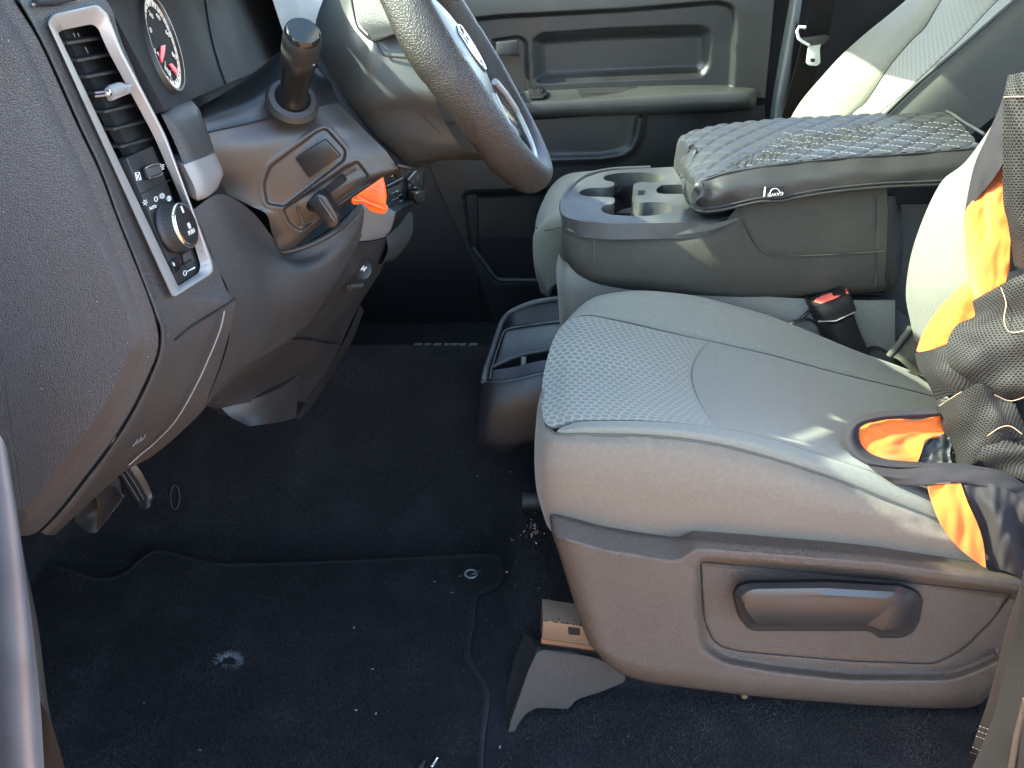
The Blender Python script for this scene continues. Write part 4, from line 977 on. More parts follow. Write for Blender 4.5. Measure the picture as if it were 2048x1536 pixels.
# build the row points: top row follows the far seam, bottom row the near seam
def seam_span(seam, x0, x1, n):
    pts = [p for p in curve(seam, 400) if x0 <= p[0] <= x1]
    return [pts[int(k * (len(pts) - 1) / n)] for k in range(n + 1)]
topF = [(1150, 635, 1.196)] + seam_span(far_seam, 1165, 1422, 20)
botF = [(1104, 858, .868)] + seam_span(near_seam, 1122, 1440, 20)
TF, BF = curve(topF, 48), curve(botF, 48)
G = []
crs = curve([(x, y) for x, y in cross], 48)
for i in range(49):
    f = i / 48; l = curve(front_left, 48)[i]; rr = crs[i]; row = []
    for j in range(49):
        u = j / 48
        t, b = TF[j], BF[j]
        # Coons patch in image space and depth
        Yr = 1.208 + (.861 - 1.208) * f; r3 = (rr[0], rr[1], Yr)
        q = []
        for k in range(3):
            lin = (1 - f) * t[k] + f * b[k] + (1 - u) * l[k] + u * r3[k]
            bil = (1 - u) * (1 - f) * TF[0][k] + u * (1 - f) * TF[48][k] + (1 - u) * f * BF[0][k] + u * f * BF[48][k]
            q.append(lin - bil)
        e = .007 * max(roll(i, 96, 3), roll(48 - i, 96, 3), roll(48 - j, 96, 3))
        pil = -.010 * math.sin(math.pi * f) * math.sin(math.pi * min(1, u * 1.0)) ** .6
        # two soft creases pressed across the cushion
        cr = .0022 * math.exp(-(pdist(q[0], q[1], [(1165, 738), (1240, 738), (1320, 758), (1385, 800)]) / 5) ** 2) + .0015 * math.exp(-(pdist(q[0], q[1], [(1200, 715), (1290, 722), (1370, 765)]) / 5) ** 2)
        row.append(P(q[0], q[1], q[2] + e + pil + cr + .0022 * noise.noise(Vector((q[0] / 70, q[1] / 40, 2)))))
    G.append(row)
ins = gridmesh('front_insert', G, M['honey'], seat, sharp=70)
topR = seam_span(far_seam, 1422, 1900, 20); botR = seam_span(near_seam, 1440, 1900, 20)
TR, BR = curve(topR, 40), curve(botR, 40); G = []
for i in range(49):
    f = i / 48; l = crs[i]; l3 = (l[0], l[1], 1.208 + (.861 - 1.208) * f); row = []
    r3 = tuple(a + (b - a) * f for a, b in zip(TR[40], BR[40]))
    for j in range(41):
        u = j / 40; q = []
        for k in range(3):
            lin = (1 - f) * TR[j][k] + f * BR[j][k] + (1 - u) * l3[k] + u * r3[k]
            bil = (1 - u) * (1 - f) * TR[0][k] + u * (1 - f) * TR[40][k] + (1 - u) * f * BR[0][k] + u * f * BR[40][k]
            q.append(lin - bil)
        e = .007 * max(roll(i, 96, 3), roll(48 - i, 96, 3), roll(j, 80, 3))
        row.append(P(q[0], q[1], q[2] + e - .006 * math.sin(math.pi * f)))
    G.append(row)
gridmesh('rear_insert', G, M['seat'], seat, sharp=70)
# near bolster: the narrow welted strip along the edge
sheet('near_bolster', [near_seam[:1] + near_seam[1:], [((a[0] + b[0]) / 2 , (a[1] + b[1]) / 2 - 1, (a[2] + b[2]) / 2 - .008) for a, b in zip(curve(near_seam, 20), curve([(1112, 866, .85)] + side_seam[2:-1], 20))], [(1112, 866, .85)] + side_seam[2:-1]], 80, 6, M['seat'], seat, edge=(0, 0, 1, 1, .004, 3))
# stitches along the edge
ss = curve([(1140, 858, .844), (1181, 860, .838), (1306, 864, .834), (1431, 879, .833), (1540, 906, .833), (1665, 946, .833), (1767, 987, .833), (1860, 1024, .833)], 200)
sv_, sf_ = [], []
for i in range(0, 200, 2):
    a, b = P(ss[i][0], ss[i][1], ss[i][2] - .006), P(*ss[i + 1][:2], ss[i + 1][2] - .006)
    d = (b - a).normalized(); s = Vector((0, -.3, 1)).normalized() * .0005; n0 = len(sv_)
    sv_ += [a - s, b - s, b + s, a + s, a + Vector((0, -.0006, .0003)), b + Vector((0, -.0006, .0003))]; sf_ += [(n0, n0 + 1, n0 + 5, n0 + 4), (n0 + 4, n0 + 5, n0 + 2, n0 + 3)]
mesh('stitching', sv_, sf_, M['seat'], seat)
# side of the cushion, down to the trim, and its rounded front
def sidefn(px, py, Y, u, v):
    sd_ = pdist(px, py, [q[:2] for q in side_seam])
    pk = .0022 * math.exp(-(sd_ / 26) ** 2) * noise.noise(Vector((px / 22, py / 60, 7)))
    return pk + .0028 * noise.noise(Vector((px / 160, py / 26, 3))) * sstep(.15, .9, u) + .0012 * noise.noise(Vector((px / 60, py / 14, 8))) * sstep(.6, 1, u)
sheet('side_panel', [
    [(1085, 775, .98), (1089, 846, .882), (1104, 862, .856), (1120, 869, .846), (1181, 870, .839), (1306, 874, .835), (1431, 890, .835), (1540, 918, .835), (1665, 958, .835), (1767, 999, .835), (1890, 1049, .835), (2060, 1119, .835)],
    [(1078, 800, .98), (1074, 868, .885), (1088, 884, .850), (1110, 890, .835), (1181, 894, .824), (1306, 904, .820), (1431, 922, .820), (1540, 946, .82), (1665, 980, .82), (1767, 1014, .82), (1890, 1062, .822), (2060, 1130, .822)],
    [(1073, 835, 1.0), (1069, 905, .895), (1078, 930, .850), (1105, 940, .828), (1181, 950, .816), (1306, 962, .812), (1431, 978, .812), (1540, 995, .812), (1665, 1018, .812), (1767, 1042, .812), (1890, 1082, .814), (2060, 1140, .816)],
    [(1075, 900, 1.02), (1072, 970, .905), (1082, 992, .860), (1110, 1000, .836), (1181, 1010, .824), (1306, 1024, .820), (1431, 1036, .820), (1540, 1050, .820), (1665, 1066, .820), (1767, 1082, .820), (1890, 1108, .820), (2060, 1152, .822)],
    [(1085, 960, 1.03), (1088, 1030, .91), (1096, 1046, .868), (1118, 1048, .850), (1181, 1056, .84), (1306, 1076, .838), (1431, 1088, .838), (1540, 1096, .838), (1665, 1106, .838), (1767, 1118, .836), (1890, 1134, .828), (2060, 1166, .83)],
    [(1092, 980, 1.04), (1098, 1052, .93), (1104, 1062, .90), (1122, 1066, .88), (1181, 1072, .86), (1306, 1086, .85), (1431, 1098, .85), (1540, 1106, .85), (1665, 1116, .85), (1767, 1128, .85), (1890, 1144, .85), (2060, 1174, .85)]],
    140, 9, M['seat_side'], seat, fn=sidefn)
tube('edge_seam', [P(x, y, Y - .0005) for x, y, Y in curve([(1091, 852, .874), (1104, 862, .856), (1120, 869, .846), (1181, 869, .839), (1306, 873, .835), (1431, 889, .835), (1540, 917, .835), (1665, 957, .835), (1767, 998, .835), (1890, 1048, .835)], 120)], .0014, M['seat_dark'], seat, 6)

# ---- side trim moulding
top_t = [(1099, 1034), (1112, 1028), (1153, 1041), (1230, 1057), (1307, 1068), (1460, 1082), (1614, 1094), (1767, 1110), (1921, 1130), (2052, 1156)]
bot_t = [(1180, 1290), (1222, 1333), (1268, 1358), (1358, 1374), (1512, 1393), (1640, 1404), (1767, 1413), (1880, 1417), (1950, 1412), (1990, 1380)]
lft_t = [(1099, 1034), (1104, 1066), (1118, 1108), (1134, 1160), (1149, 1208), (1166, 1258), (1180, 1290)]
T_ = curve([(*p, 0) for p in top_t], 200); B_ = curve([(*p, 0) for p in bot_t], 200); NV = 110
Lf = curve([(*p, 0) for p in lft_t], NV); Rt = curve([(2052, 1156, 0), (2030, 1200, 0), (2012, 1280, 0), (2000, 1340, 0), (1990, 1380, 0)], NV)
band_lo = [(1080, 1060), (1107, 1069), (1205, 1098), (1340, 1121), (1358, 1119), (1392, 1097), (1512, 1105), (1767, 1126), (2060, 1168)]
recess = fillet([(1398, 1120), (1512, 1128), (1767, 1150), (2080, 1195), (2060, 1270), (1990, 1322), (1905, 1356), (1700, 1356), (1560, 1341), (1450, 1322), (1408, 1296), (1394, 1210)], 18)
panel = fillet([(1402, 1124), (1500, 1132), (1640, 1146), (1820, 1165), (2022, 1188), (1985, 1240), (1925, 1300), (1870, 1328), (1700, 1322), (1480, 1303), (1430, 1290), (1408, 1240)], [4, 4, 4, 4, 6, 20, 20, 20, 10, 20, 30, 20])
def trimY(px, py):
    Y = .786
    # tilted rim along the top
    yb = None
    for (x1, y1), (x2, y2) in zip(band_lo[:-1], band_lo[1:]):
        if x1 <= px <= x2: yb = y1 + (y2 - y1) * (px - x1) / (x2 - x1)
    if yb is not None:
        t = sstep(yb + 5, yb - 3, py); up = max(0, yb - py)
        Y += .002 * t + up * .00092
    d = sdist(px, py, recess)
    Y += .020 * sstep(10, -13, d)
    # groove round the inset panel, panel slightly proud of the recess
    dp = sdist(px, py, panel)
    Y += .0022 * math.exp(-((dp - 0) / 1.8) ** 2) - .0014 * sstep(2, -3, dp)
    return Y
G = []
for i in range(NV + 1):
    f = i / NV; row = []
    for j in range(201):
        u = j / 200; q = []
        for k in range(2):
            lin = (1 - f) * T_[j][k] + f * B_[j][k] + (1 - u) * Lf[i][k] + u * Rt[i][k]
            bil = (1 - u) * (1 - f) * T_[0][k] + u * (1 - f) * T_[200][k] + (1 - u) * f * B_[0][k] + u * f * B_[200][k]
            q.append(lin - bil)
        Y = trimY(*q)
        e = .030 * max(roll(j, 400, 16), roll(NV - i, 2 * NV, 14)) + .006 * roll(i, 2 * NV, 4)
        row.append(P(q[0], q[1], Y + e))
    G.append(row)
trim = gridmesh('side_trim', G, M['trim'], seat, skirt=(0, .03, 0), sharp=60)
tube('panel_seam', [P(x, y, trimY(x, y) - .0016) for x, y in panel], .0012, M['gap'], trim, 6, closed=True)
# recline / height handle
hd_o = fillet([(1468, 1188), (1478, 1172), (1500, 1166), (1650, 1164), (1800, 1172), (1832, 1184), (1843, 1200), (1836, 1240), (1822, 1262), (1800, 1271), (1756, 1271), (1744, 1262), (1732, 1258), (1640, 1258), (1510, 1258), (1496, 1252), (1478, 1228)], 8)
hd_m = fillet([(1480, 1198), (1492, 1184), (1510, 1178), (1650, 1176), (1790, 1184), (1812, 1194), (1822, 1208), (1815, 1244), (1804, 1258), (1790, 1264), (1760, 1265), (1748, 1257), (1734, 1253), (1640, 1253), (1518, 1253), (1506, 1247), (1488, 1226)], 8)
hd_i = fillet([(1488, 1212), (1498, 1200), (1514, 1194), (1650, 1190), (1780, 1197), (1798, 1205), (1806, 1216), (1800, 1245), (1790, 1256), (1780, 1260), (1762, 1261), (1750, 1254), (1736, 1250), (1640, 1250), (1522, 1250), (1512, 1244), (1497, 1226)], 8)
pxprism('handle_shadow', [(1651 + (x - 1651) * 1.022, 1216 + (y - 1216) * 1.10) for x, y in hd_o], .8030, .004, M['gap'], seat, bevel=0)  # dark plate painting the shadow around the handle
ringmesh('lift_handle', [[P(*p, .815) for p in hd_o], [P(*p, .776) for p in hd_o], [P(*p, .763) for p in hd_m], [P(*p, .758) for p in hd_i]], M['handle'], seat, sharp=32)
# rail and its foot cover
rail = prism('seat_rail', [P(x, y, .853) for x, y in [(1086, 1240), (1260, 1266), (1272, 1312), (1250, 1309), (1160, 1296), (1083, 1285)]], (0, .045, 0), M['steel'], seat, .002)
pxprism('rail_hole', [(1136, 1254), (1160, 1257), (1160, 1271), (1137, 1269)], .8522, .003, M['gap'], rail, r=2, bevel=0)
sheet('rail_lint', [[(1090, 1219, .90), (1110, 1215, .90), (1130, 1221, .90), (1160, 1226, .90), (1240, 1238, .90)], [(1087, 1228, .872), (1110, 1228, .872), (1130, 1232, .872), (1160, 1236, .872), (1240, 1250, .872)], [(1086, 1242, .852), (1110, 1245, .852), (1130, 1248, .852), (1160, 1252, .852), (1240, 1264, .852)]], 60, 8, M['fluff_dk'], rail, fn=lambda px, py, Y, u, v: .005 * noise.noise(Vector((px / 4, py / 3, 1))))
pxprism('rail_rust', [(1082, 1278), (1160, 1289), (1250, 1302), (1250, 1309), (1160, 1297), (1083, 1287)], .8515, .003, M['rust'], rail, r=1, bevel=0)
pxprism('rail_edge', [(1084, 1288), (1160, 1298), (1255, 1312), (1255, 1324), (1150, 1306), (1096, 1298)], .850, .04, M['gloss'], rail, r=3, bevel=.002)
fpl = Plane(P(1078, 1300, .842), P(1252, 1350, .846), P(1050, 1424, .80))
fo_ = fillet([(1076, 1300), (1140, 1303), (1215, 1318), (1253, 1350), (1249, 1365), (1205, 1383), (1152, 1400), (1137, 1419), (1100, 1417), (1076, 1416), (1054, 1425), (1036, 1450), (1018, 1486), (1012, 1484), (1022, 1440), (1040, 1390), (1058, 1338)], [12, 6, 14, 14, 5, 6, 10, 5, 10, 10, 10, 8, 2, 2, 6, 6, 6])
_n = fpl.n if fpl.n.y > 0 else -fpl.n
foot = prism('rail_foot_cover', [fpl.at(*p) for p in fo_], _n * .014, M['bracket'], seat, .0045, 3)
ft_l = [(1076, 1302, .846), (1062, 1332, .838), (1050, 1362, .828), (1034, 1412, .810), (1020, 1462, .790), (1012, 1486, .781)]
sheet('foot_flank', [ft_l, [(1066, 1284, .872), (1050, 1312, .862), (1038, 1346, .85), (1022, 1404, .826), (1008, 1466, .797), (1006, 1488, .783)], [(1052, 1268, .90), (1038, 1292, .89), (1026, 1330, .875), (1010, 1398, .846), (1000, 1464, .81), (1001, 1488, .79)]], 40, 6, M['rubber'], foot, sharp=60)  # darker material stands in for the shadow on this side
sheet('foot_top', [[(1052, 1268, .90), (1090, 1284, .90), (1140, 1290, .90), (1200, 1298, .90), (1252, 1330, .90)], [(1076, 1301, .845), (1100, 1303, .843), (1140, 1307, .843), (1200, 1319, .845), (1252, 1350, .850)]], 20, 5, M['bracket'], foot)
# black runner bar under the trim
tube('rail_far', [(.02, 1.22, .11), (.62, 1.22, .09)], .02, M['rubber'], seat, 8)
box('seat_base', (.10, .90, .12), (.66, 1.28, .34), M['gap'], seat, .02)
tube('bolt', [P(1488, 1380, .83), P(1488, 1392, .83)], .006, M['steel'], seat, 8)

# ---- backrest: far bolster edge-on to us, wrapped round towards the door
sheet('backrest', [
    [(2070, 120, 1.22), (2090, 90, 1.12), (2160, 80, .98), (2260, 80, .86)],
    [(1943, 309, 1.24), (1985, 290, 1.14), (2080, 280, 1.02), (2220, 280, .88)],
    [(1880, 368, 1.25), (1945, 360, 1.14), (2050, 360, 1.04), (2200, 360, .88)],
    [(1830, 482, 1.26), (1905, 480, 1.15), (2010, 480, 1.06), (2160, 480, .88)],
    [(1812, 578, 1.265), (1880, 582, 1.16), (1990, 600, 1.06), (2130, 620, .88)],
    [(1820, 640, 1.27), (1886, 660, 1.17), (1985, 690, 1.06), (2100, 760, .88)],
    [(1836, 700, 1.275), (1905, 730, 1.18), (1995, 780, 1.07), (2090, 900, .88)],
    [(1862, 770, 1.28), (1930, 800, 1.19), (2010, 860, 1.08), (2090, 1000, .88)]], 30, 8, M['seat'], seat)
sheet('backrest_side', [
    [(2070, 120, 1.22), (2090, 110, 1.27), (2110, 110, 1.30)], [(1943, 309, 1.24), (1960, 306, 1.29), (1990, 306, 1.33)],
    [(1880, 368, 1.25), (1900, 366, 1.30), (1940, 366, 1.34)], [(1830, 482, 1.26), (1860, 480, 1.31), (1910, 480, 1.35)],
    [(1812, 578, 1.265), (1842, 578, 1.32), (1900, 580, 1.36)], [(1820, 640, 1.27), (1850, 650, 1.33), (1910, 660, 1.36)], [(1862, 770, 1.28), (1900, 776, 1.33), (1950, 790, 1.36)]], 8, 6, M['seat_dark'], seat, flip=True)
sheet('hinge_cover', [[(1780, 712, 1.30), (1800, 690, 1.30), (1822, 655, 1.29)], [(1800, 722, 1.27), (1826, 712, 1.26), (1846, 690, 1.26)], [(1830, 752, 1.26), (1852, 748, 1.25), (1880, 740, 1.25)]], 10, 6, M['console_cloth'], seat)
tube('hinge_seam', [P(1778, 712, 1.295), P(1796, 690, 1.295), P(1822, 655, 1.285)], .006, M['seat_dark'], seat, 8)
# ---------------------------------------------------------------- centre seat with folded-down console
cs = thing('centre_seat_base', 'grey cloth centre seat cushion under the folded console', 'seat', (.4, 1.5, 0))
sheet('cushion_front', [
    [(1118, 505, 1.62), (1117, 508, 1.50), (1119, 512, 1.42), (1150, 530, 1.385), (1300, 560, 1.38), (1500, 590, 1.38), (1700, 600, 1.38), (1790, 600, 1.38)],
    [(1112, 540, 1.62), (1116, 560, 1.48), (1118, 570, 1.41), (1150, 580, 1.378), (1300, 600, 1.375), (1500, 630, 1.375), (1700, 640, 1.375), (1790, 640, 1.375)],
    [(1116, 590, 1.62), (1118, 620, 1.47), (1122, 640, 1.41), (1150, 650, 1.38), (1300, 670, 1.378), (1500, 700, 1.378), (1700, 720, 1.378), (1790, 720, 1.378)],
    [(1122, 650, 1.62), (1124, 690, 1.48), (1130, 710, 1.43), (1160, 720, 1.40), (1300, 740, 1.40), (1500, 770, 1.40), (1700, 790, 1.40), (1790, 790, 1.40)]], 60, 6, M['seat'], cs)
sheet('hinge_carpet', [[(1640, 588, 1.50), (1700, 586, 1.50), (1772, 586, 1.50)], [(1660, 598, 1.40), (1700, 598, 1.40), (1772, 600, 1.40)], [(1690, 610, 1.385), (1720, 610, 1.385), (1770, 612, 1.385)]], 20, 5, M['hump'], cs)
box('hinge_box', P(1690, 640, 1.39) - Vector((0, 0, .10)), P(1772, 608, 1.50) + Vector((.02, 0, 0)), M['seat_dark'], cs, .006)
sheet('gap_carpet', [[(1670, 690, 1.40), (1730, 652, 1.44), (1800, 690, 1.44)], [(1700, 740, 1.36), (1750, 700, 1.36), (1800, 725, 1.36)]], 12, 5, M['hump'], cs)
sheet('back_panel', [[(1760, 360, 1.60), (1850, 360, 1.58), (2000, 360, 1.56)], [(1764, 480, 1.56), (1850, 480, 1.55), (1960, 480, 1.54)], [(1770, 600, 1.52), (1840, 610, 1.52), (1920, 640, 1.52)], [(1780, 720, 1.50), (1840, 730, 1.50), (1900, 740, 1.50)]], 10, 6, M['seat_dark'], cs)

con = thing('centre_console', 'grey cloth sided folding console with cup holder tray between the seats', 'console', (.4, 1.5, .45))
def cfn(px, py, Y, u, v):
    s = [(1486, 440), (1492, 455), (1505, 480), (1520, 500), (1545, 511), (1600, 512), (1690, 508), (1768, 503)]
    return .003 * math.exp(-(pdist(px, py, s) / 2.2) ** 2) + .002 * math.exp(-((px - 1752) / 2.2) ** 2) - .002 * sstep(4, -4, py - 508) * sstep(1500, 1530, px) + .0012 * noise.noise(Vector((px / 40, py / 40, 2)))
sheet('side_panel', [
    [(1126, 440, 1.56), (1124, 446, 1.46), (1128, 454, 1.40), (1150, 464, 1.372), (1206, 472, 1.362), (1323, 470, 1.36), (1401, 462, 1.36), (1440, 450, 1.36), (1475, 415, 1.36), (1500, 390, 1.36), (1600, 380, 1.36), (1774, 368, 1.36)],
    [(1124, 460, 1.56), (1122, 466, 1.46), (1126, 474, 1.395), (1150, 484, 1.365), (1206, 492, 1.352), (1323, 492, 1.348), (1401, 486, 1.348), (1440, 478, 1.348), (1475, 460, 1.350), (1500, 442, 1.350), (1600, 436, 1.352), (1775, 428, 1.354)],
    [(1126, 500, 1.56), (1124, 506, 1.46), (1130, 514, 1.395), (1152, 522, 1.362), (1206, 530, 1.348), (1323, 534, 1.344), (1401, 532, 1.344), (1440, 528, 1.344), (1475, 520, 1.345), (1500, 512, 1.346), (1600, 508, 1.347), (1773, 500, 1.35)],
    [(1138, 536, 1.56), (1136, 540, 1.47), (1144, 546, 1.41), (1165, 554, 1.378), (1214, 564, 1.360), (1323, 570, 1.355), (1401, 572, 1.355), (1440, 572, 1.355), (1475, 572, 1.355), (1500, 572, 1.356), (1600, 568, 1.357), (1771, 556, 1.36)],
    [(1150, 552, 1.58), (1150, 556, 1.50), (1160, 562, 1.45), (1182, 570, 1.42), (1245, 580, 1.395), (1330, 588, 1.385), (1401, 592, 1.385), (1440, 594, 1.385), (1475, 595, 1.385), (1510, 595, 1.385), (1600, 592, 1.385), (1770, 580, 1.385)],
    [(1170, 560, 1.60), (1172, 560, 1.56), (1185, 564, 1.52), (1205, 570, 1.5), (1260, 580, 1.49), (1340, 588, 1.48), (1410, 592, 1.48), (1445, 594, 1.48), (1480, 595, 1.48), (1520, 595, 1.48), (1610, 592, 1.48), (1768, 580, 1.48)]],
    150, 10, M['console_cloth'], con, fn=cfn)
tube('side_seam', [P(x, y, 1.3455) for x, y in [p[:2] for p in curve([(1486, 440), (1492, 455), (1505, 480), (1520, 500), (1545, 511), (1600, 512), (1690, 508), (1768, 503)], 60)]], .0013, M['rubber'], con, 6)
tube('side_seam', [P(1752, y, 1.351) for y in range(392, 580, 12)], .0010, M['rubber'], con, 6)
tube('side_seam', [P(x, y, Y) for x, y, Y in curve([(1190, 474, 1.352), (1188, 500, 1.347), (1187, 530, 1.351), (1187, 560, 1.382)], 20)], .0010, M['seat_dark'], con, 5)
sheet('end_flap', [[(1776, 392, 1.358), (1790, 392, 1.40), (1800, 392, 1.46)], [(1774, 500, 1.352), (1792, 500, 1.40), (1806, 500, 1.46)], [(1771, 580, 1.385), (1784, 576, 1.42), (1796, 570, 1.46)]], 8, 8, M['console_cloth'], con)
tube('end_roll', [P(1776, 512, 1.40), P(1782, 545, 1.40), P(1776, 572, 1.42)], [.012, .018, .012], M['console_cloth'], con, 10)
# cup holder tray
ZT = .634
tray_o = fillet([(1125, 428), (1128, 398), (1160, 358), (1215, 341), (1300, 336), (1420, 330), (1520, 330), (1520, 420), (1476, 433), (1440, 441), (1395, 444), (1300, 446), (1215, 447), (1160, 442), (1132, 434)], [20, 30, 30, 20, 10, 5, 5, 5, 10, 10, 10, 10, 20, 20, 10])
hole = [(1206, 357), (1212, 351), (1230, 347), (1256, 345), (1290, 345), (1318, 348), (1330, 352), (1331, 358), (1320, 363), (1300, 365), (1284, 364), (1268, 368), (1267, 376), (1276, 380), (1290, 380), (1296, 384), (1290, 389), (1276, 391), (1268, 395), (1272, 402), (1282, 405), (1300, 404), (1325, 405), (1341, 409), (1345, 417), (1338, 424), (1318, 429), (1285, 432), (1250, 431), (1222, 429), (1206, 424), (1202, 418), (1208, 411), (1224, 408), (1230, 402), (1228, 396), (1216, 394), (1180, 393), (1164, 390), (1158, 386), (1164, 380), (1182, 376), (1214, 375), (1226, 372), (1230, 367), (1224, 363), (1212, 361)]
hole = [p[:2] for p in curve(hole, 110, closed=True)]
slot = fillet([(1312, 378), (1324, 370), (1400, 368), (1400, 388), (1330, 388), (1314, 386)], 4)
tr = thing_tray = prism('cup_tray', [PZ(*p, ZT) for p in tray_o], (0, 0, -.030), M['tray'], con, .0, holes=[[PZ(*p, ZT) for p in hole], [PZ(*p, ZT) for p in slot]], sharp=50)
# rounded rim of the tray
rimc = curve([(1520, 420), (1476, 433), (1440, 441), (1395, 445), (1300, 447), (1215, 448), (1160, 443), (1134, 435), (1125, 424), (1128, 398), (1160, 358), (1215, 341), (1300, 336)], 80)
tube('tray_rim', [PZ(*p, ZT - .004) for p in rimc], .0055, M['tray'], tr, 8)
# skirt of the tray below the rim
sk_rows = [[(1120 + 4, 424, 1.46), (1128, 437, 1.395), (1160, 447, 1.366), (1215, 452, 1.356), (1300, 451, 1.352), (1395, 449, 1.352), (1440, 444, 1.352), (1478, 434, 1.352)], [(1122, 444, 1.46), (1126, 455, 1.393), (1150, 466, 1.364), (1206, 474, 1.353), (1323, 472, 1.349), (1401, 464, 1.349), (1440, 455, 1.349), (1476, 440, 1.350)]]
sheet('tray_skirt', sk_rows, 60, 6, M['seat_dark'], tr)
# walls and floor of the cup wells
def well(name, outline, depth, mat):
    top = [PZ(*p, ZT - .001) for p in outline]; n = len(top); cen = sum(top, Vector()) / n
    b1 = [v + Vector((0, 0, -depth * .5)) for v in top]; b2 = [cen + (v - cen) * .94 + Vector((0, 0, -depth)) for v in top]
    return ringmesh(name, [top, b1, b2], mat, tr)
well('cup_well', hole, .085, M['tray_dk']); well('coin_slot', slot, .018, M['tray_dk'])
tube('cup_spring', [PZ(1232, 378, .60), PZ(1246, 392, .58), PZ(1256, 410, .56)], .014, M['gap'], tr, 10)

# ---------------------------------------------------------------- quilted cover on the armrest lid
cov = thing('armrest_cover', 'black quilted leather armrest cover with white stitching and worn crinkled patch', 'armrest cover', (.45, 1.5, .64))
far = [(1347, 335, 1.60), (1350, 312, 1.63), (1358, 280, 1.66), (1382, 265, 1.67), (1440, 251, 1.67), (1557, 239, 1.67), (1635, 235, 1.67), (1740, 229, 1.67), (1849, 224, 1.67), (1890, 222, 1.67)]
near = [(1392, 392, 1.37), (1390, 376, 1.36), (1396, 365, 1.355), (1420, 356, 1.352), (1460, 344, 1.35), (1557, 329, 1.35), (1674, 317, 1.35), (1760, 311, 1.35), (1849, 305, 1.35), (1960, 296, 1.35)]
FA, NE = curve(far, 220), curve(near, 220); NVq = 120; G = []; UVq = []
worn = [(1475, 338), (1530, 318), (1590, 292), (1650, 278), (1740, 262)]
for i in range(NVq + 1):
    f = i / NVq; row = []
    for j in range(221):
        a, b = FA[j], NE[j]; u = j / 220
        px, py, Y = (a[k] + (b[k] - a[k]) * f for k in range(3))
        arch = .018 * math.sin(math.pi * f) ** .8
        py -= arch * 260 * sstep(0, .2, u) * (1 - .0 * u); Y -= 0
        q = P(px, py, Y); s, t = q.x, q.y
        cell = .0265
        aa = (s + t) / .058; bb = (s - t) / .058
        da = abs(aa - round(aa)) * 2; db = abs(bb - round(bb)) * 2          # 0 on a seam, 1 mid cell
        h = .0032 * (1 - math.exp(-(da / .22) ** 2)) * (1 - math.exp(-(db / .22) ** 2))
        dw = pdist(px, py, worn); wf = math.exp(-(dw / 20) ** 2)
        h = h * (1 - .8 * wf) + wf * .0035 * noise.noise(Vector((q.x * 240, q.y * 240, 0))) + wf * .003 * noise.noise(Vector((q.x * 120, q.y * 160, 5)))
        h -= .008 * sstep(1382, 1368, px) * 0
        row.append(q + Vector((0, 0, h)))
    G.append(row)
# notch in the front corner
qt = gridmesh('quilted_top', G, M['quilt'], cov, sharp=180)
hem = curve([(1392, 410, 1.36), (1401, 420, 1.348), (1440, 417, 1.338), (1518, 400, 1.333), (1560, 399, 1.333), (1596, 391, 1.333), (1674, 379, 1.333), (1771, 370, 1.333), (1849, 367, 1.333), (1960, 362, 1.333)], 120)
def sfn(px, py, Y, u, v):
    return .0025 * noise.noise(Vector((px / 60, py / 30, 4))) - .008 * math.exp(-(((px - 1398) / 18) ** 2 + ((py - 376) / 14) ** 2)) + .007 * math.exp(-(((px - 1425) / 14) ** 2 + ((py - 384) / 12) ** 2))
sheet('side_wall', [near[:], [((a[0] + b[0]) / 2, (a[1] + b[1]) / 2, 1.334) for a, b in zip(curve(near, 20), curve(hem, 20))], [tuple(h) for h in hem]], 120, 9, M['quilt_side'], cov, fn=sfn)
tube('hem_piping', [P(x, y + 3, Y - .001) for x, y, Y in hem], .0032, M['quilt_side'], cov, 8)
tube('hem_piping', [P(x, y - 4, Y - .002) for x, y, Y in hem], .0018, M['quilt'], cov, 8)
tube('top_piping', [P(x, y, Y - .001) for x, y, Y in NE[10:]], .0016, M['quilt_side'], cov, 6)
# front wall folding down to the tray, with the notch for the latch
sheet('front_wall', [
    [(1358, 280, 1.655), (1362, 284, 1.62), (1372, 296, 1.57), (1376, 302, 1.55)],
    [(1350, 310, 1.65), (1353, 312, 1.615), (1362, 322, 1.57), (1367, 330, 1.55)],
    [(1347, 334, 1.645), (1349, 338, 1.61), (1354, 345, 1.57), (1358, 350, 1.55)]], 12, 8, M['quilt'], cov, skirt=(.03, .0, 0))
sheet('front_wall', [
    [(1388, 304, 1.53), (1386, 318, 1.50), (1388, 345, 1.44), (1392, 366, 1.37)],
    [(1376, 330, 1.53), (1372, 348, 1.50), (1374, 372, 1.44), (1382, 392, 1.365)],
    [(1366, 352, 1.525), (1364, 368, 1.49), (1370, 394, 1.42), (1386, 412, 1.352)],
    [(1362, 360, 1.525), (1366, 384, 1.48), (1376, 408, 1.41), (1398, 424, 1.345)]], 24, 10, M['quilt'], cov, fn=lambda px, py, Y, u, v: -.004 * abs(math.sin(px / 9.0 + py / 16.0)) , skirt=(.04, 0, 0))
sheet('notch_inside', [[(1378, 292, 1.56), (1388, 288, 1.55), (1392, 300, 1.53)], [(1366, 330, 1.58), (1374, 326, 1.57), (1376, 334, 1.55)], [(1356, 352, 1.57), (1362, 350, 1.56), (1364, 356, 1.54)]], 8, 8, M['gap'], cov)
tube('notch_edge', [P(x, y, Y) for x, y, Y in curve([(1392, 302, 1.525), (1386, 316, 1.52), (1374, 335, 1.52), (1364, 354, 1.52)], 16)], .0045, M['quilt'], cov, 8)
tube('front_piping', [P(x, y, Y) for x, y, Y in curve([(1364, 360, 1.52), (1372, 386, 1.46), (1380, 406, 1.39), (1392, 420, 1.348), (1408, 424, 1.335)], 24)], .003, M['quilt_side'], cov, 8)
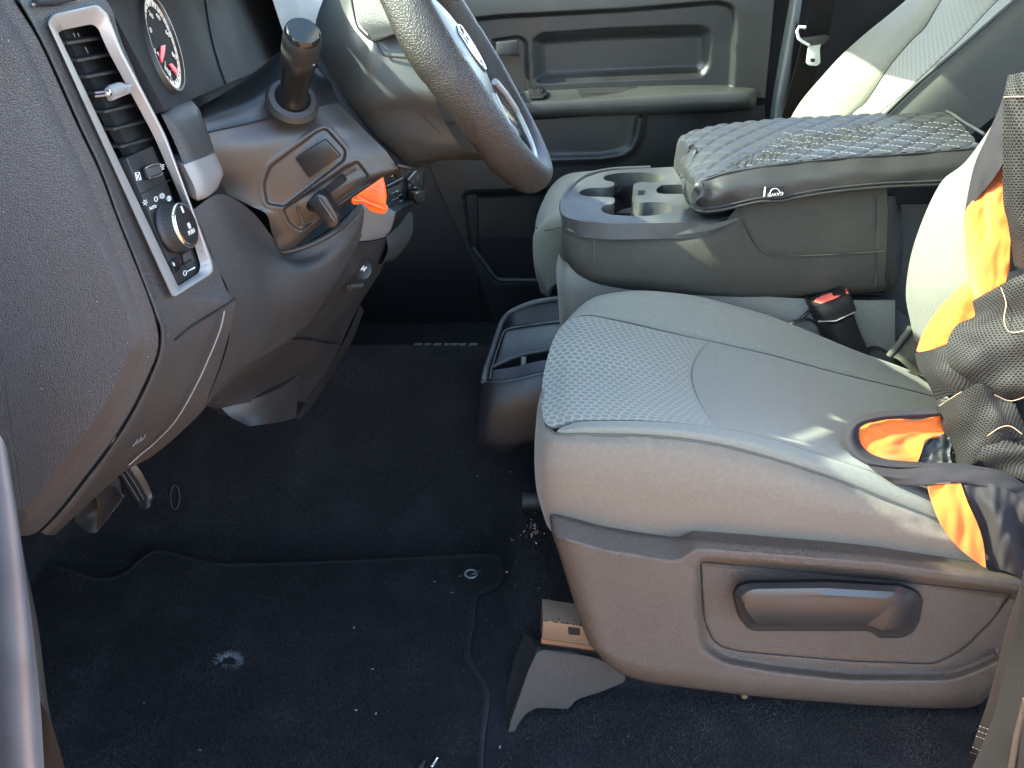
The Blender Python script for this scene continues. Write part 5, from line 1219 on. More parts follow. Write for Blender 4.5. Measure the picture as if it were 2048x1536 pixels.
tube('rear_piping', [P(x, y, Y) for x, y, Y in curve([(1886, 219, 1.67), (1905, 228, 1.60), (1925, 242, 1.53), (1945, 254, 1.46), (1968, 268, 1.38)], 24)], .0026, M['tray'], cov, 8)
lathe('corner_stud', [(.009, 0), (.008, .003), (.004, .005), (.001, .0055)], P(1398, 374, 1.345), (-.4, -.8, .3), M['quilt'], cov, 18)
# sewn label
lab = pxprism('sewn_label', [(1528, 375), (1568, 371), (1569, 388), (1530, 393)], 1.326, .003, M['vest_dark'], cov, bevel=0)
pxprism('label_bar', [(1529, 374), (1532, 374), (1530, 393), (1527, 393)], 1.3255, .001, M['white'], lab, bevel=0)
tube('label_arc', [P(1550 + 9 * math.cos(a), 385 - 8 * math.sin(a), 1.325) for a in [R(d) for d in range(10, 176, 15)]], .0006, M['white'], lab, 4)
lt = Plane(P(1534, 392, 1.3245), P(1566, 388, 1.3245), P(1534, 380, 1.3245))
text('lettering', 'GAWIJI', P(1551, 388.5, 1.3245), -lt.x, -lt.y if lt.y.z > 0 else lt.y, .0085, M['white'], lab)
# white stitches along one family of seams, on the rear half
sv_, sf_ = [], []
def qsurf(j, i): return G[min(max(i, 0), NVq)][min(max(j, 0), 220)]
for i in range(2, NVq - 1):
    for j in range(40, 219):
        q = G[i][j]; cell = .0265
        aa = (q.x + q.y) / .058; q2 = G[i][j + 1]; a2 = (q2.x + q2.y) / .058
        for v1, v2, dr in ((aa, a2, Vector((1.0, -1.0, 0))),):
            if math.floor(v1 + .5) != math.floor(v2 + .5) and i % 2 == 0 and i > NVq * .35 and q.x > .40 + .20 * (1 - i / NVq):
                c = (q + q2) / 2 + Vector((0, 0, .0012)); d = dr.normalized() * .0030; s = Vector((-dr.y, dr.x, 0)).normalized() * .00035; n0 = len(sv_)
                sv_ += [c - d - s, c + d - s, c + d + s, c - d + s, c - d * .6 + Vector((0, 0, .0009)), c + d * .6 + Vector((0, 0, .0009))]
                sf_ += [(n0, n0 + 1, n0 + 5, n0 + 4), (n0 + 2, n0 + 3, n0 + 4, n0 + 5), (n0, n0 + 4, n0 + 3), (n0 + 1, n0 + 2, n0 + 5)]
if sv_: st_ = mesh('stitching', sv_, sf_, M['thread'], cov); st_['kind'] = 'stuff'
# frayed scuffs of the worn patch
sv_, sf_ = [], []
random.seed(11)
WC_ = curve([(x, y) for x, y in worn], 60)
for k in range(150):
    t = random.random(); c = WC_[int(t * 60)]; px = c[0] + random.gauss(0, 9); py = c[1] + random.gauss(0, 8)
    best = None
    ii = None
    for i in range(0, NVq, 3):
        for j in range(60, 200, 4):
            pass
    # nearest grid point by parameters
    u = (px - 1385) / (1905 - 1385); j = int(min(max(u, 0), 1) * 220)
    ya, yb = FA[j][1], NE[j][1]; i = int(min(max((py - ya + 2) / (yb - ya), 0.02), .97) * NVq)
    q = G[i][j] + Vector((random.uniform(-.004, .004), random.uniform(-.004, .004), .0016)); an = random.uniform(0, math.pi); L_ = random.uniform(.002, .0055)
    d = Vector((math.cos(an), math.sin(an), random.uniform(-.1, .3))) * L_; s = Vector((-math.sin(an), math.cos(an), 0)) * .0005; n0 = len(sv_)
    m_ = q + d * .5 + Vector((0, 0, random.uniform(.0005, .002)))
    sv_ += [q - s, q + s, m_ + s, m_ - s, q + d + s * .5, q + d - s * .5]; sf_ += [(n0, n0 + 3, n0 + 2, n0 + 1), (n0 + 3, n0 + 5, n0 + 4, n0 + 2)]
fr = mesh('frayed_scuffs', sv_, sf_, M['thread'], cov); fr['kind'] = 'stuff'
# lid under the cover
box('lid_core', (.335, 1.40, .645), (.80, 1.64, .70), M['gap'], con, .02)

# ---------------------------------------------------------------- floor tray under the centre seat
ft = thing('floor_tray', 'black plastic floor console tray with divider below the centre seat', 'tray', (.05, 1.5, .2))
sheet('front_face', [
    [(966, 762, 1.30), (985, 760, 1.285), (1030, 754, 1.28), (1080, 742, 1.28), (1140, 735, 1.28)],
    [(960, 775, 1.28), (984, 770, 1.268), (1030, 764, 1.262), (1080, 752, 1.262), (1140, 745, 1.262)],
    [(954, 820, 1.265), (980, 815, 1.25), (1030, 810, 1.245), (1080, 800, 1.245), (1140, 795, 1.245)],
    [(948, 880, 1.26), (975, 880, 1.245), (1030, 880, 1.24), (1080, 870, 1.24), (1140, 865, 1.24)],
    [(950, 893, 1.27), (978, 898, 1.25), (1015, 905, 1.245), (1050, 888, 1.245), (1140, 880, 1.245)]], 24, 8, M['black'], ft, skirt=(0, .04, 0))
tube('rim', [P(x, y, Y) for x, y, Y in curve([(968, 764, 1.285), (972, 740, 1.32), (985, 700, 1.40), (1000, 655, 1.49), (1010, 635, 1.53), (1030, 620, 1.55), (1070, 605, 1.55), (1125, 596, 1.54)], 50)], .0060, M['tray'], ft, 10)
tube('inner_rim', [P(x, y, Y) for x, y, Y in curve([(980, 756, 1.29), (984, 735, 1.33), (996, 696, 1.41), (1006, 668, 1.47), (1016, 658, 1.49), (1060, 650, 1.49), (1125, 642, 1.48)], 40)], .0022, M['tray'], ft, 8)
sheet('tray_floor', [[(1012, 662, 1.49), (1060, 654, 1.49), (1125, 646, 1.48)], [(1000, 700, 1.42), (1050, 696, 1.42), (1120, 690, 1.41)], [(988, 734, 1.35), (1040, 716, 1.36), (1110, 702, 1.36)]], 14, 6, M['tray'], ft)
sheet('tray_wall', [[(1000, 655, 1.49), (1012, 636, 1.53), (1035, 620, 1.55), (1125, 598, 1.545)], [(1010, 664, 1.50), (1018, 656, 1.52), (1045, 648, 1.53), (1125, 640, 1.52)]], 20, 4, M['black'], ft)
tube('divider', [P(x, y, Y) for x, y, Y in curve([(978, 738, 1.34), (1010, 722, 1.35), (1050, 708, 1.355), (1110, 698, 1.355)], 20)], .004, M['tray'], ft, 8)
sheet('divider_wall', [[(978, 738, 1.34), (1010, 722, 1.35), (1050, 708, 1.355), (1110, 698, 1.355)], [(984, 756, 1.35), (1012, 748, 1.36), (1050, 742, 1.365), (1110, 732, 1.365)]], 16, 4, M['gap'], ft)
tube('pen_slot_post', [P(1048, 714, 1.34), P(1046, 744, 1.33)], .0055, M['silver_dk'], ft, 8)
sheet('side_wall', [[(966, 764, 1.30), (985, 700, 1.41), (1000, 655, 1.50), (1025, 622, 1.56)], [(950, 860, 1.31), (962, 800, 1.42), (972, 750, 1.52), (990, 720, 1.58)]], 20, 6, M['black'], ft)

# ---------------------------------------------------------------- buckle beside the console
bk = thing('seat_belt_buckle', 'black seat belt buckle with red button beside the console', 'buckle', P(1700, 700, 1.33))
sheet('stem', [[(1632, 640, 1.345), (1668, 648, 1.33), (1708, 630, 1.345)], [(1650, 680, 1.345), (1684, 685, 1.33), (1722, 668, 1.345)], [(1672, 720, 1.345), (1700, 722, 1.33), (1742, 712, 1.345)]], 8, 6, M['black'], bk, skirt=(0, .03, 0))
sheet('head', [[(1622, 606, 1.34), (1634, 612, 1.322), (1662, 606, 1.318), (1696, 588, 1.325), (1702, 592, 1.34)], [(1626, 622, 1.34), (1638, 630, 1.32), (1666, 622, 1.316), (1702, 604, 1.322), (1708, 606, 1.34)], [(1634, 640, 1.34), (1646, 646, 1.322), (1674, 640, 1.318), (1708, 624, 1.324), (1714, 622, 1.34)]], 14, 6, M['black'], bk, skirt=(0, .04, 0))
tube('head_edge', [P(1636, 643, 1.32), P(1672, 642, 1.315), P(1710, 624, 1.32)], .0013, M['silver_dk'], bk, 6)
hz = P(1660, 596, 1.35).z
prism('red_button', [P(x, y, Y) for x, y, Y in [(1628, 602, 1.336), (1642, 607, 1.325), (1698, 585, 1.328), (1692, 577, 1.352), (1660, 583, 1.36), (1632, 594, 1.352)]], (0, .002, -.008), M['buckle_red'], bk, .002)
prism('button_surround', [P(x, y, Y) for x, y, Y in [(1622, 604, 1.336), (1640, 611, 1.321), (1702, 588, 1.326), (1696, 575, 1.356), (1660, 580, 1.365), (1626, 592, 1.357)]], (0, .004, -.014), M['black'], bk, .002)
bt = thing('belt_cable', 'dark belt strap end looping from under the centre seat', 'strap', P(1600, 640, 1.36))
tube('strap', [P(x, y, Y) for x, y, Y in curve([(1560, 650, 1.37), (1595, 642, 1.36), (1620, 640, 1.355), (1640, 655, 1.36)], 14)], .006, M['black'], bt, 8, flat=.4)
tube('strap', [P(x, y, Y) for x, y, Y in curve([(1600, 640, 1.37), (1616, 625, 1.37), (1626, 618, 1.365)], 8)], .004, M['black'], bt, 6)
# ---------------------------------------------------------------- passenger seat
ps = thing('passenger_seat_unit', 'sage grey cloth passenger seat lit by sun behind the console', 'seat', (.5, 1.9, 0))
sheet('cushion', [
    [(1280, 352, 2.16), (1230, 348, 2.17), (1170, 352, 2.17), (1120, 376, 2.17), (1096, 410, 2.17), (1090, 450, 2.17), (1096, 510, 2.17), (1110, 560, 2.17)],
    [(1330, 342, 2.02), (1250, 338, 2.04), (1180, 342, 2.06), (1130, 350, 2.06), (1100, 376, 2.06), (1084, 410, 2.06), (1078, 460, 2.05), (1082, 540, 2.05), (1100, 590, 2.06)],
    [(1400, 352, 1.86), (1300, 350, 1.88), (1200, 352, 1.90), (1140, 362, 1.90), (1104, 384, 1.89), (1082, 414, 1.88), (1070, 456, 1.87), (1072, 530, 1.86), (1090, 590, 1.88)],
    [(1460, 392, 1.70), (1320, 392, 1.72), (1200, 396, 1.73), (1140, 406, 1.73), (1100, 426, 1.72), (1080, 452, 1.71), (1068, 470, 1.70), (1068, 530, 1.69), (1082, 585, 1.71)],
    [(1460, 440, 1.65), (1320, 440, 1.66), (1200, 446, 1.665), (1140, 450, 1.665), (1100, 458, 1.665), (1084, 472, 1.665), (1074, 490, 1.665), (1076, 545, 1.66), (1094, 592, 1.68)],
    [(1460, 560, 1.65), (1320, 560, 1.65), (1200, 560, 1.655), (1150, 562, 1.655), (1120, 566, 1.655), (1104, 572, 1.655), (1096, 580, 1.655), (1094, 588, 1.66), (1100, 596, 1.69)]], 60, 7, M['seat'], ps)
tube('cushion_seam', [P(x, y, Y) for x, y, Y in curve([(1070, 452, 1.71), (1080, 460, 1.68), (1100, 459, 1.66), (1140, 450, 1.66)], 16)], .0015, M['seat_dark'], ps, 6)
# backrest: front panel, insert, near bolster, dark side
sheet('backrest_far', [
    [(1640, 260, 2.22), (1700, 160, 2.22), (1790, 80, 2.24), (1880, 10, 2.26), (1960, -60, 2.28)],
    [(1572, 252, 2.14), (1602, 202, 2.14), (1647, 149, 2.15), (1685, 108, 2.16), (1732, 66, 2.17), (1780, 28, 2.18), (1830, -12, 2.19), (1900, -60, 2.2)],
    [(1640, 246, 2.04), (1672, 200, 2.04), (1716, 140, 2.05), (1752, 98, 2.06), (1790, 58, 2.07), (1830, 18, 2.08), (1870, -30, 2.09), (1930, -70, 2.1)],
    [(1686, 246, 2.0), (1708, 222, 2.0), (1732, 202, 2.0), (1780, 130, 2.0), (1821, 82, 2.01), (1849, 54, 2.02), (1885, -5, 2.03), (1940, -70, 2.04)]], 40, 8, M['seat'], ps, edge=(0, 0, 0, 1, .006, 3))
sheet('backrest_insert', [
    [(1688, 246, 2.0), (1710, 222, 2.0), (1734, 202, 2.0), (1782, 130, 2.0), (1823, 82, 2.01), (1851, 54, 2.02), (1887, -5, 2.03), (1942, -70, 2.04)],
    [(1712, 246, 1.90), (1734, 222, 1.90), (1762, 200, 1.90), (1812, 140, 1.90), (1858, 90, 1.91), (1890, 54, 1.92), (1930, 0, 1.93), (1990, -70, 1.94)],
    [(1738, 246, 1.80), (1762, 222, 1.80), (1796, 196, 1.80), (1850, 146, 1.80), (1900, 98, 1.81), (1938, 60, 1.82), (1985, 10, 1.83), (2060, -60, 1.84)]], 40, 10, M['honey'], ps, edge=(0, 0, 1, 1, .007, 3))
sheet('backrest_near', [
    [(1740, 246, 1.80), (1764, 222, 1.80), (1798, 196, 1.80), (1852, 146, 1.80), (1902, 98, 1.81), (1940, 60, 1.82), (1987, 10, 1.83), (2062, -60, 1.84)],
    [(1750, 246, 1.72), (1774, 222, 1.72), (1812, 190, 1.72), (1866, 144, 1.72), (1916, 98, 1.73), (1956, 60, 1.74), (2010, 8, 1.75), (2080, -60, 1.76)],
    [(1752, 248, 1.655), (1772, 226, 1.655), (1830, 170, 1.655), (1906, 106, 1.66), (1966, 54, 1.67), (2026, 2, 1.68), (2100, -60, 1.69)]], 40, 8, M['seat'], ps, edge=(0, 0, 1, 1, .004, 3))
tube('backrest_seam', [P(x, y, Y - .003) for x, y, Y in curve([(1752, 240, 1.655), (1772, 226, 1.655), (1830, 170, 1.655), (1906, 106, 1.66), (1966, 54, 1.67), (2026, 2, 1.68), (2100, -60, 1.69)], 40)], .003, M['seat_dark'], ps, 6)
sheet('backrest_side', [
    [(1756, 252, 1.656), (1776, 230, 1.656), (1834, 174, 1.656), (1908, 110, 1.661), (1968, 58, 1.671), (2028, 6, 1.681), (2100, -54, 1.69)],
    [(1800, 262, 1.646), (1830, 240, 1.645), (1886, 190, 1.645), (1950, 130, 1.65), (2010, 80, 1.66), (2070, 30, 1.67), (2130, -30, 1.68)],
    [(1860, 330, 1.66), (1900, 300, 1.655), (1980, 240, 1.655), (2060, 170, 1.66), (2130, 110, 1.67), (2180, 60, 1.68), (2240, 0, 1.69)]], 30, 8, M['seat_dark'], ps)

# ---------------------------------------------------------------- passenger door
dr = thing('passenger_door', 'dark grey passenger door panel with recessed pull pocket and armrest', 'door', (.2, 2.25, .1))
inner = fillet([(880, 46), (1000, 33), (1250, 20), (1440, 4), (1466, 14), (1470, 40), (1463, 175), (880, 200)], [4, 4, 4, 14, 10, 8, 4, 4])
deep = fillet([(1072, 160), (1068, 80), (1082, 68), (1220, 58), (1400, 52), (1420, 62), (1418, 130), (1404, 152), (1240, 158), (1080, 165)], [6, 8, 8, 4, 8, 8, 12, 10, 4, 6])
pad_o = fillet([(1064, 94), (1500, 40), (1400, 130)], 2)
hb = fillet([(985, 80), (1038, 72), (1052, 84), (1056, 185), (985, 195)], [4, 8, 6, 4, 4])
def doorfn(px, py, Y, u, v):
    y = 0
    y += .016 * sstep(5, -5, sdist(px, py, inner))
    d = sdist(px, py, deep); y += .022 * sstep(4, -22, d) + .004 * sstep(3, -1, d)
    y += .006 * sstep(2, -2, sdist(px, py, hb)) if px < 1070 else 0
    return y
sheet('upper_panel', [
    [(820, -40, 2.235), (1000, -48, 2.23), (1250, -56, 2.23), (1545, -62, 2.23)],
    [(820, 20, 2.225), (1000, 12, 2.22), (1250, 2, 2.22), (1548, -8, 2.22)],
    [(820, 100, 2.225), (1000, 95, 2.22), (1250, 90, 2.22), (1540, 90, 2.22)],
    [(820, 206, 2.225), (1000, 196, 2.22), (1250, 186, 2.22), (1530, 196, 2.22)]], 190, 44, M['door'], dr, fn=doorfn, sharp=60)
arm_t = [(960, 200, 2.235), (1056, 184, 2.235), (1156, 178, 2.235), (1300, 172, 2.235), (1416, 170, 2.235), (1500, 174, 2.235), (1516, 180, 2.235)]
sheet('armrest', [arm_t,
    [(960, 214, 2.17), (1066, 202, 2.17), (1172, 196, 2.17), (1312, 188, 2.17), (1420, 183, 2.17), (1500, 181, 2.17), (1514, 186, 2.185)],
    [(962, 222, 2.157), (1068, 209, 2.157), (1174, 203, 2.157), (1312, 195, 2.157), (1420, 190, 2.157), (1500, 188, 2.157), (1514, 192, 2.18)],
    [(964, 240, 2.158), (1076, 228, 2.158), (1180, 222, 2.158), (1312, 216, 2.158), (1420, 212, 2.158), (1500, 208, 2.158), (1513, 204, 2.18)],
    [(968, 248, 2.18), (1084, 236, 2.18), (1190, 232, 2.18), (1312, 228, 2.18), (1420, 224, 2.18), (1498, 219, 2.18), (1512, 212, 2.19)],
    [(970, 246, 2.24), (1086, 236, 2.24), (1190, 231, 2.24), (1312, 228, 2.24), (1420, 224, 2.24), (1498, 219, 2.24), (1512, 212, 2.24)]], 70, 6, M['door_pad'], dr, sharp=70)
def armz(px, py): # points on the armrest top
    return P(px, py, 2.235 + (2.17 - 2.235) * min(max((py - 176) / 20, 0), 1))
prism('pull_cup', [armz(*p) + Vector((0, 0, .003)) for p in fillet([(1154, 178), (1276, 174), (1278, 190), (1160, 195)], 4)], (0, 0, -.004), M['door'], dr, .001)
prism('cup_opening', [armz(*p) + Vector((0, 0, .0045)) for p in fillet([(1165, 181), (1262, 178), (1258, 188), (1168, 191)], 3)], (0, 0, -.003), M['gap'], dr)
prism('window_switch', [armz(*p) + Vector((0, 0, .004)) for p in fillet([(1056, 180), (1090, 180), (1096, 188), (1088, 196), (1058, 198)], 4)], (0, 0, -.006), M['black'], dr, .001)
prism('switch_rocker', [armz(*p) + Vector((0, 0, .008)) for p in fillet([(1074, 182), (1085, 181), (1087, 189), (1076, 190)], 2)], (0, 0, -.006), M['black'], dr, .001)
pxprism('door_handle', [(992, 84), (1036, 80), (1034, 106), (1024, 110), (992, 112)], 2.222, .012, M['door_pad'], dr, r=5, bevel=.003)
tube('handle_seam', [P(1020, 110, 2.225), P(1040, 110, 2.225)], .002, M['gap'], dr, 6)
def lowfn2(px, py, Y, u, v):
    rg = [(1040, 322), (1200, 318), (1240, 312), (1262, 300), (1275, 275), (1280, 240)]
    d = pdist(px, py, rg)
    pk = fillet([(944, 492), (994, 562), (1200, 562), (1200, 380), (930, 388)], 10)
    e = .03 * sstep(4, -4, sdist(px, py, pk))
    return -.010 * math.exp(-(d / 8) ** 2) + e
sheet('lower_panel', [
    [(830, 250, 2.24), (1000, 244, 2.24), (1250, 228, 2.24), (1530, 210, 2.24)],
    [(880, 380, 2.24), (1000, 376, 2.24), (1250, 370, 2.24), (1530, 360, 2.24)],
    [(960, 560, 2.25), (1060, 560, 2.25), (1250, 560, 2.25), (1500, 560, 2.25)],
    [(1020, 760, 2.26), (1100, 760, 2.26), (1250, 760, 2.26), (1480, 760, 2.26)]], 120, 40, M['door'], dr, fn=lowfn2)
tube('pocket_rim', [P(x, y, 2.20) for x, y in [(945, 494), (955, 508), (975, 535), (990, 556), (1000, 560), (1060, 561), (1120, 561)]], .0075, M['door_pad'], dr, 10)
tube('trim_line', [P(925, 378, 2.235), P(1080, 372, 2.235)], .0016, M['door_pad'], dr, 6)
box('door_light_stop', (-.20, 2.275, -.02), (.80, 2.32, .955), M['gap'], dr, .005)  # backing box added to stop light leaking between the door panels
box('window_sill', (-.75, 2.22, .955), (.72, 2.34, .985), M['door'], dr, .01)

# rear door pillar with its belt
bp_ = thing('far_door_pillar', 'dusty pale grey door pillar beside the passenger door', 'pillar', (.75, 2.3, 0))
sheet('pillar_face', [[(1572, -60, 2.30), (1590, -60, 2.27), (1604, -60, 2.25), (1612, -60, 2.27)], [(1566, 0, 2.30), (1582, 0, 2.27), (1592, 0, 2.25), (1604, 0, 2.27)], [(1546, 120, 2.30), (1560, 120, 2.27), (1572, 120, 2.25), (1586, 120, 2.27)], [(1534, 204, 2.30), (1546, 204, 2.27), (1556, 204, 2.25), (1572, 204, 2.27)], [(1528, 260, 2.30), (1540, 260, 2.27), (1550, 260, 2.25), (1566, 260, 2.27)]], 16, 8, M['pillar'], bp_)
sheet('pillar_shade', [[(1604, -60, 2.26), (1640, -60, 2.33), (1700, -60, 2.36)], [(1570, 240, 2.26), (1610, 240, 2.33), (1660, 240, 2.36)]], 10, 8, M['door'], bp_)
sheet('door_gap', [[(1540, -60, 2.24), (1556, -60, 2.30), (1572, -60, 2.31)], [(1512, 250, 2.24), (1528, 250, 2.30), (1540, 250, 2.31)]], 6, 4, M['gap'], bp_)
box('rear_trim', (.80, 2.30, -.02), (1.30, 2.36, 1.0), M['gap'], bp_, .01)
fb = thing('passenger_seat_belt', 'black passenger seat belt with pale latch plate hanging by the pillar', 'seat belt', P(1600, 130, 2.2))
sheet('webbing', [[(1623, -40, 2.21), (1680, -40, 2.23)], [(1618, 20, 2.205), (1668, 20, 2.225)], [(1610, 66, 2.20), (1656, 72, 2.22)]], 6, 8, M['webbing'], fb, skirt=(0, .002, 0))
sheet('webbing', [[(1604, 80, 2.20), (1646, 86, 2.215)], [(1592, 130, 2.20), (1636, 130, 2.215)], [(1562, 240, 2.20), (1606, 240, 2.215)]], 6, 8, M['webbing'], fb, skirt=(0, .002, 0))
lp = thing_lp = pxprism('latch_plate', [(1618, 88), (1644, 86), (1640, 96), (1641, 126), (1634, 132), (1618, 131), (1612, 126), (1616, 96)], 2.185, .003, M['belt_tag'], fb, r=3, bevel=.001, holes=None)
pxprism('latch_hole', [(1621, 117), (1630, 117), (1630, 124), (1621, 124)], 2.1845, .001, M['gap'], lp, bevel=0)
tube('belt_loop', [P(x, y, 2.185) for x, y in [(1611, 55), (1598, 54), (1594, 62), (1597, 76), (1606, 84), (1618, 90)]], .0042, M['belt_tag'], fb, 8)
pxprism('loop_cover', [(1604, 76), (1656, 70), (1660, 76), (1648, 88), (1620, 92)], 2.182, .012, M['black'], fb, r=5, bevel=.003)

# worn lettering strip on the far door sill, too far off to read
slp = thing('far_sill_plate', 'faint worn grey sill strip on the passenger side floor', 'sill plate', PZ(880, 692, .02))
for q, (x0, x1) in enumerate([(826, 842), (846, 860), (864, 880), (886, 896), (898, 914), (916, 930), (936, 952)]):
    prism('sill_mark', [PZ(x, y, .03) for x, y in [(x0, 694), (x0 + 4, 686), (x1 + 3, 686), (x1, 694)]], (0, 0, -.002), M['silver_dk'], slp)
# ---------------------------------------------------------------- floor mat
mt = thing('floor_mat', 'dark navy carpet floor mat with bound edge and frayed worn hole', 'floor mat', (-.3, 1.0, 0))
mo = [(-120, 1130), (60, 1124), (130, 1140), (195, 1160), (245, 1152), (280, 1122), (312, 1104), (350, 1110), (420, 1128), (520, 1130), (700, 1124), (870, 1116), (985, 1113), (1002, 1124), (1004, 1148), (996, 1164), (975, 1176), (950, 1188), (944, 1215), (941, 1250), (934, 1290), (936, 1318), (954, 1345), (968, 1372), (972, 1400), (962, 1470), (957, 1545), (950, 1640), (500, 1640), (0, 1640), (-160, 1600)]
mo = [p[:2] for p in curve(mo, 260, closed=True)]
hp = [(458 + (22 + 5 * math.sin(k * 2.3) + 4 * math.sin(k * 5.1)) * math.cos(2 * math.pi * k / 26), 1322 + (11 + 2.5 * math.sin(k * 3.1)) * math.sin(2 * math.pi * k / 26)) for k in range(26)]
gh = [(942 + 12 * math.cos(2 * math.pi * k / 20), 1148 + 8 * math.sin(2 * math.pi * k / 20)) for k in range(20)]
ZM = .012
def bumpz(v): return Vector((v.x, v.y, max(ZM, floor_z(v.x, v.y) + .010)))
pts = [bumpz(PZ(*p, ZM)) for p in mo]
prism('mat_pile', [Vector((v.x, v.y, ZM)) for v in pts], (0, 0, -.008), M['mat'], mt, 0, holes=[[PZ(*p, ZM) for p in hp], [PZ(*p, ZM) for p in gh]])
tube('bound_edge', [Vector((v.x, v.y, ZM - .002)) for v in pts], .0060, M['mat'], mt, 8, closed=True)
prism('hole_backing', [PZ(*p, ZM - .005) for p in [(425, 1305), (495, 1305), (495, 1340), (425, 1340)]], (0, 0, -.001), M['door'], mt)
# frayed fibres round the hole
sv_, sf_ = [], []
random.seed(5)
for k in range(620):
    a = random.uniform(0, 2 * math.pi); r = random.uniform(.55, 1.1 + .35 * noise.noise(Vector((math.cos(a) * 2, math.sin(a) * 2, 1))))
    if random.random() > .55 + .5 * math.sin(a + 2.6): continue
    c = PZ(458 + 24 * r * math.cos(a), 1322 + 12.5 * r * math.sin(a), ZM); an = a + random.gauss(0, .7); L_ = random.uniform(.003, .009)
    d = Vector((math.cos(an), -math.sin(an), random.uniform(0, .4))) * L_; s = Vector((-d.y, d.x, 0)).normalized() * .0003; n0 = len(sv_)
    m_ = c + d * .5 + Vector((0, 0, .0012)); sv_ += [c - s, c + s, m_ + s, m_ - s, c + d + s, c + d - s]; sf_ += [(n0, n0 + 3, n0 + 2, n0 + 1), (n0 + 3, n0 + 5, n0 + 4, n0 + 2)]
fz = mesh('frayed_fibres', sv_, sf_, M['fluff'], mt); fz['kind'] = 'stuff'
gz = [PZ(942 + 12 * math.cos(R(a)), 1148 + 8 * math.sin(R(a)), ZM + .001) for a in range(0, 360, 18)]
tube('grommet', gz, .0022, M['silver_dk'], mt, 8, closed=True)
tube('floor_hook', [PZ(940, 1150, ZM), PZ(952, 1146, ZM + .006), PZ(962, 1140, ZM + .004)], .003, M['black'], mt, 8)
# an empty eyelet in the carpet by the pedals
ey = [(350 + 9 * math.cos(R(a)), 994 + 24 * math.sin(R(a))) for a in range(0, 360, 15)]
def on_floor(px, py, dz=0.0):
    d = ray(px, py).normalized(); t = .3
    while t < 4:
        q = CAM + d * t
        if q.z <= floor_z(q.x, q.y) + dz: break
        t += .002
    return q
el = tube('carpet_eyelet', [on_floor(*p, .004) for p in ey], .0020, M['bracket'], None, 8, closed=True); tag(el, 'small pale ringed eyelet in dark carpet right of the pedals', 'eyelet')

# ---------------------------------------------------------------- pile of the mat and of the carpet
def pile(name, X, Y, Z, hgt, wid, mat, parent, seed):
    rng = np.random.default_rng(seed); n = len(X)
    an = rng.uniform(0, 2 * np.pi, n); le = rng.uniform(0.2, 0.9, n) * hgt; ax_ = rng.uniform(0, 2 * np.pi, n); hh = hgt * rng.uniform(.6, 1.2, n)
    V = np.empty((n, 3, 3)); dx, dy = np.cos(an) * wid, np.sin(an) * wid
    V[:, 0] = np.stack([X - dx, Y - dy, Z], 1); V[:, 1] = np.stack([X + dx, Y + dy, Z], 1); V[:, 2] = np.stack([X + np.cos(ax_) * le, Y + np.sin(ax_) * le, Z + hh], 1)
    me = bpy.data.meshes.new(name); me.vertices.add(3 * n); me.vertices.foreach_set('co', V.reshape(-1)); me.loops.add(3 * n); me.loops.foreach_set('vertex_index', np.arange(3 * n, dtype=np.int32))
    me.polygons.add(n); me.polygons.foreach_set('loop_start', np.arange(0, 3 * n, 3, dtype=np.int32)); me.update(); me.validate(); me.materials.append(mat)
    o = link(name, me, parent); o['kind'] = 'stuff'; return o
rng = np.random.default_rng(4)
poly = np.array([(v.x, v.y) for v in pts]); hx_, hy_ = PZ(458, 1322, ZM).x, PZ(458, 1322, ZM).y
N_ = 420000; X_ = rng.uniform(-1.0, .02, N_); Y_ = rng.uniform(.68, 1.22, N_)
ins_ = np.zeros(N_, bool); px_, py_ = poly[:, 0], poly[:, 1]
for k in range(len(poly)):
    x1, y1 = poly[k]; x2, y2 = poly[k - 1]
    if y1 == y2: continue
    c_ = ((y1 > Y_) != (y2 > Y_)) & (X_ < (x2 - x1) * (Y_ - y1) / (y2 - y1) + x1); ins_ ^= c_
ins_ &= ((X_ - hx_) / .020) ** 2 + ((Y_ - hy_) / .014) ** 2 > 1
X_, Y_ = X_[ins_], Y_[ins_]
pile('pile', X_, Y_, np.full(len(X_), ZM - .001), .0042, .00075, M['fibre'], mt, 1)
N_ = 380000; X_ = rng.uniform(-1.2, .75, N_); Y_ = rng.uniform(.68, 1.66, N_)
keep = ~((X_ < -.02) & (Y_ < 1.16)); X_, Y_ = X_[keep], Y_[keep]
Z_ = np.array([floor_z(a, b) for a, b in zip(X_.tolist(), Y_.tolist())])
pile('carpet_pile', X_, Y_, Z_ - .0008, .0045, .0009, M['fibre_b'], fl, 2)

# ---------------------------------------------------------------- crumbs and lint on the carpet
sv_, sf_ = [], []
random.seed(21)
def flake(q, L_, w_):
    an = random.uniform(0, math.pi); d = Vector((math.cos(an), math.sin(an), 0)) * L_; s = Vector((-math.sin(an), math.cos(an), 0)) * w_; n0 = len(sv_)
    sv_.extend([q - d - s, q + d - s * .6, q + d * .8 + s, q - d * .7 + s, q + Vector((0, 0, w_))]); sf_.extend([(n0, n0 + 1, n0 + 4), (n0 + 1, n0 + 2, n0 + 4), (n0 + 2, n0 + 3, n0 + 4), (n0 + 3, n0, n0 + 4)])
for k in range(120):
    x, y = random.uniform(80, 1940), random.uniform(730, 1530)
    if k < 60: x, y = random.gauss(1010, 70), random.gauss(1200, 130)
    q = on_floor(x, y, .014); b = random.random()
    flake(q, random.uniform(.0005, .0012) * (1.8 if b > .9 else 1), random.uniform(.0003, .0008))
for (x, y) in [(905, 1185), (948, 1187), (869, 1163), (752, 1427), (712, 1420), (288, 1405), (160, 1178), (1000, 1494), (400, 1500), (708, 1255), (745, 1338), (920, 1152), (1020, 944), (955, 952)]: flake(on_floor(x, y, .014), .0028, .0012)
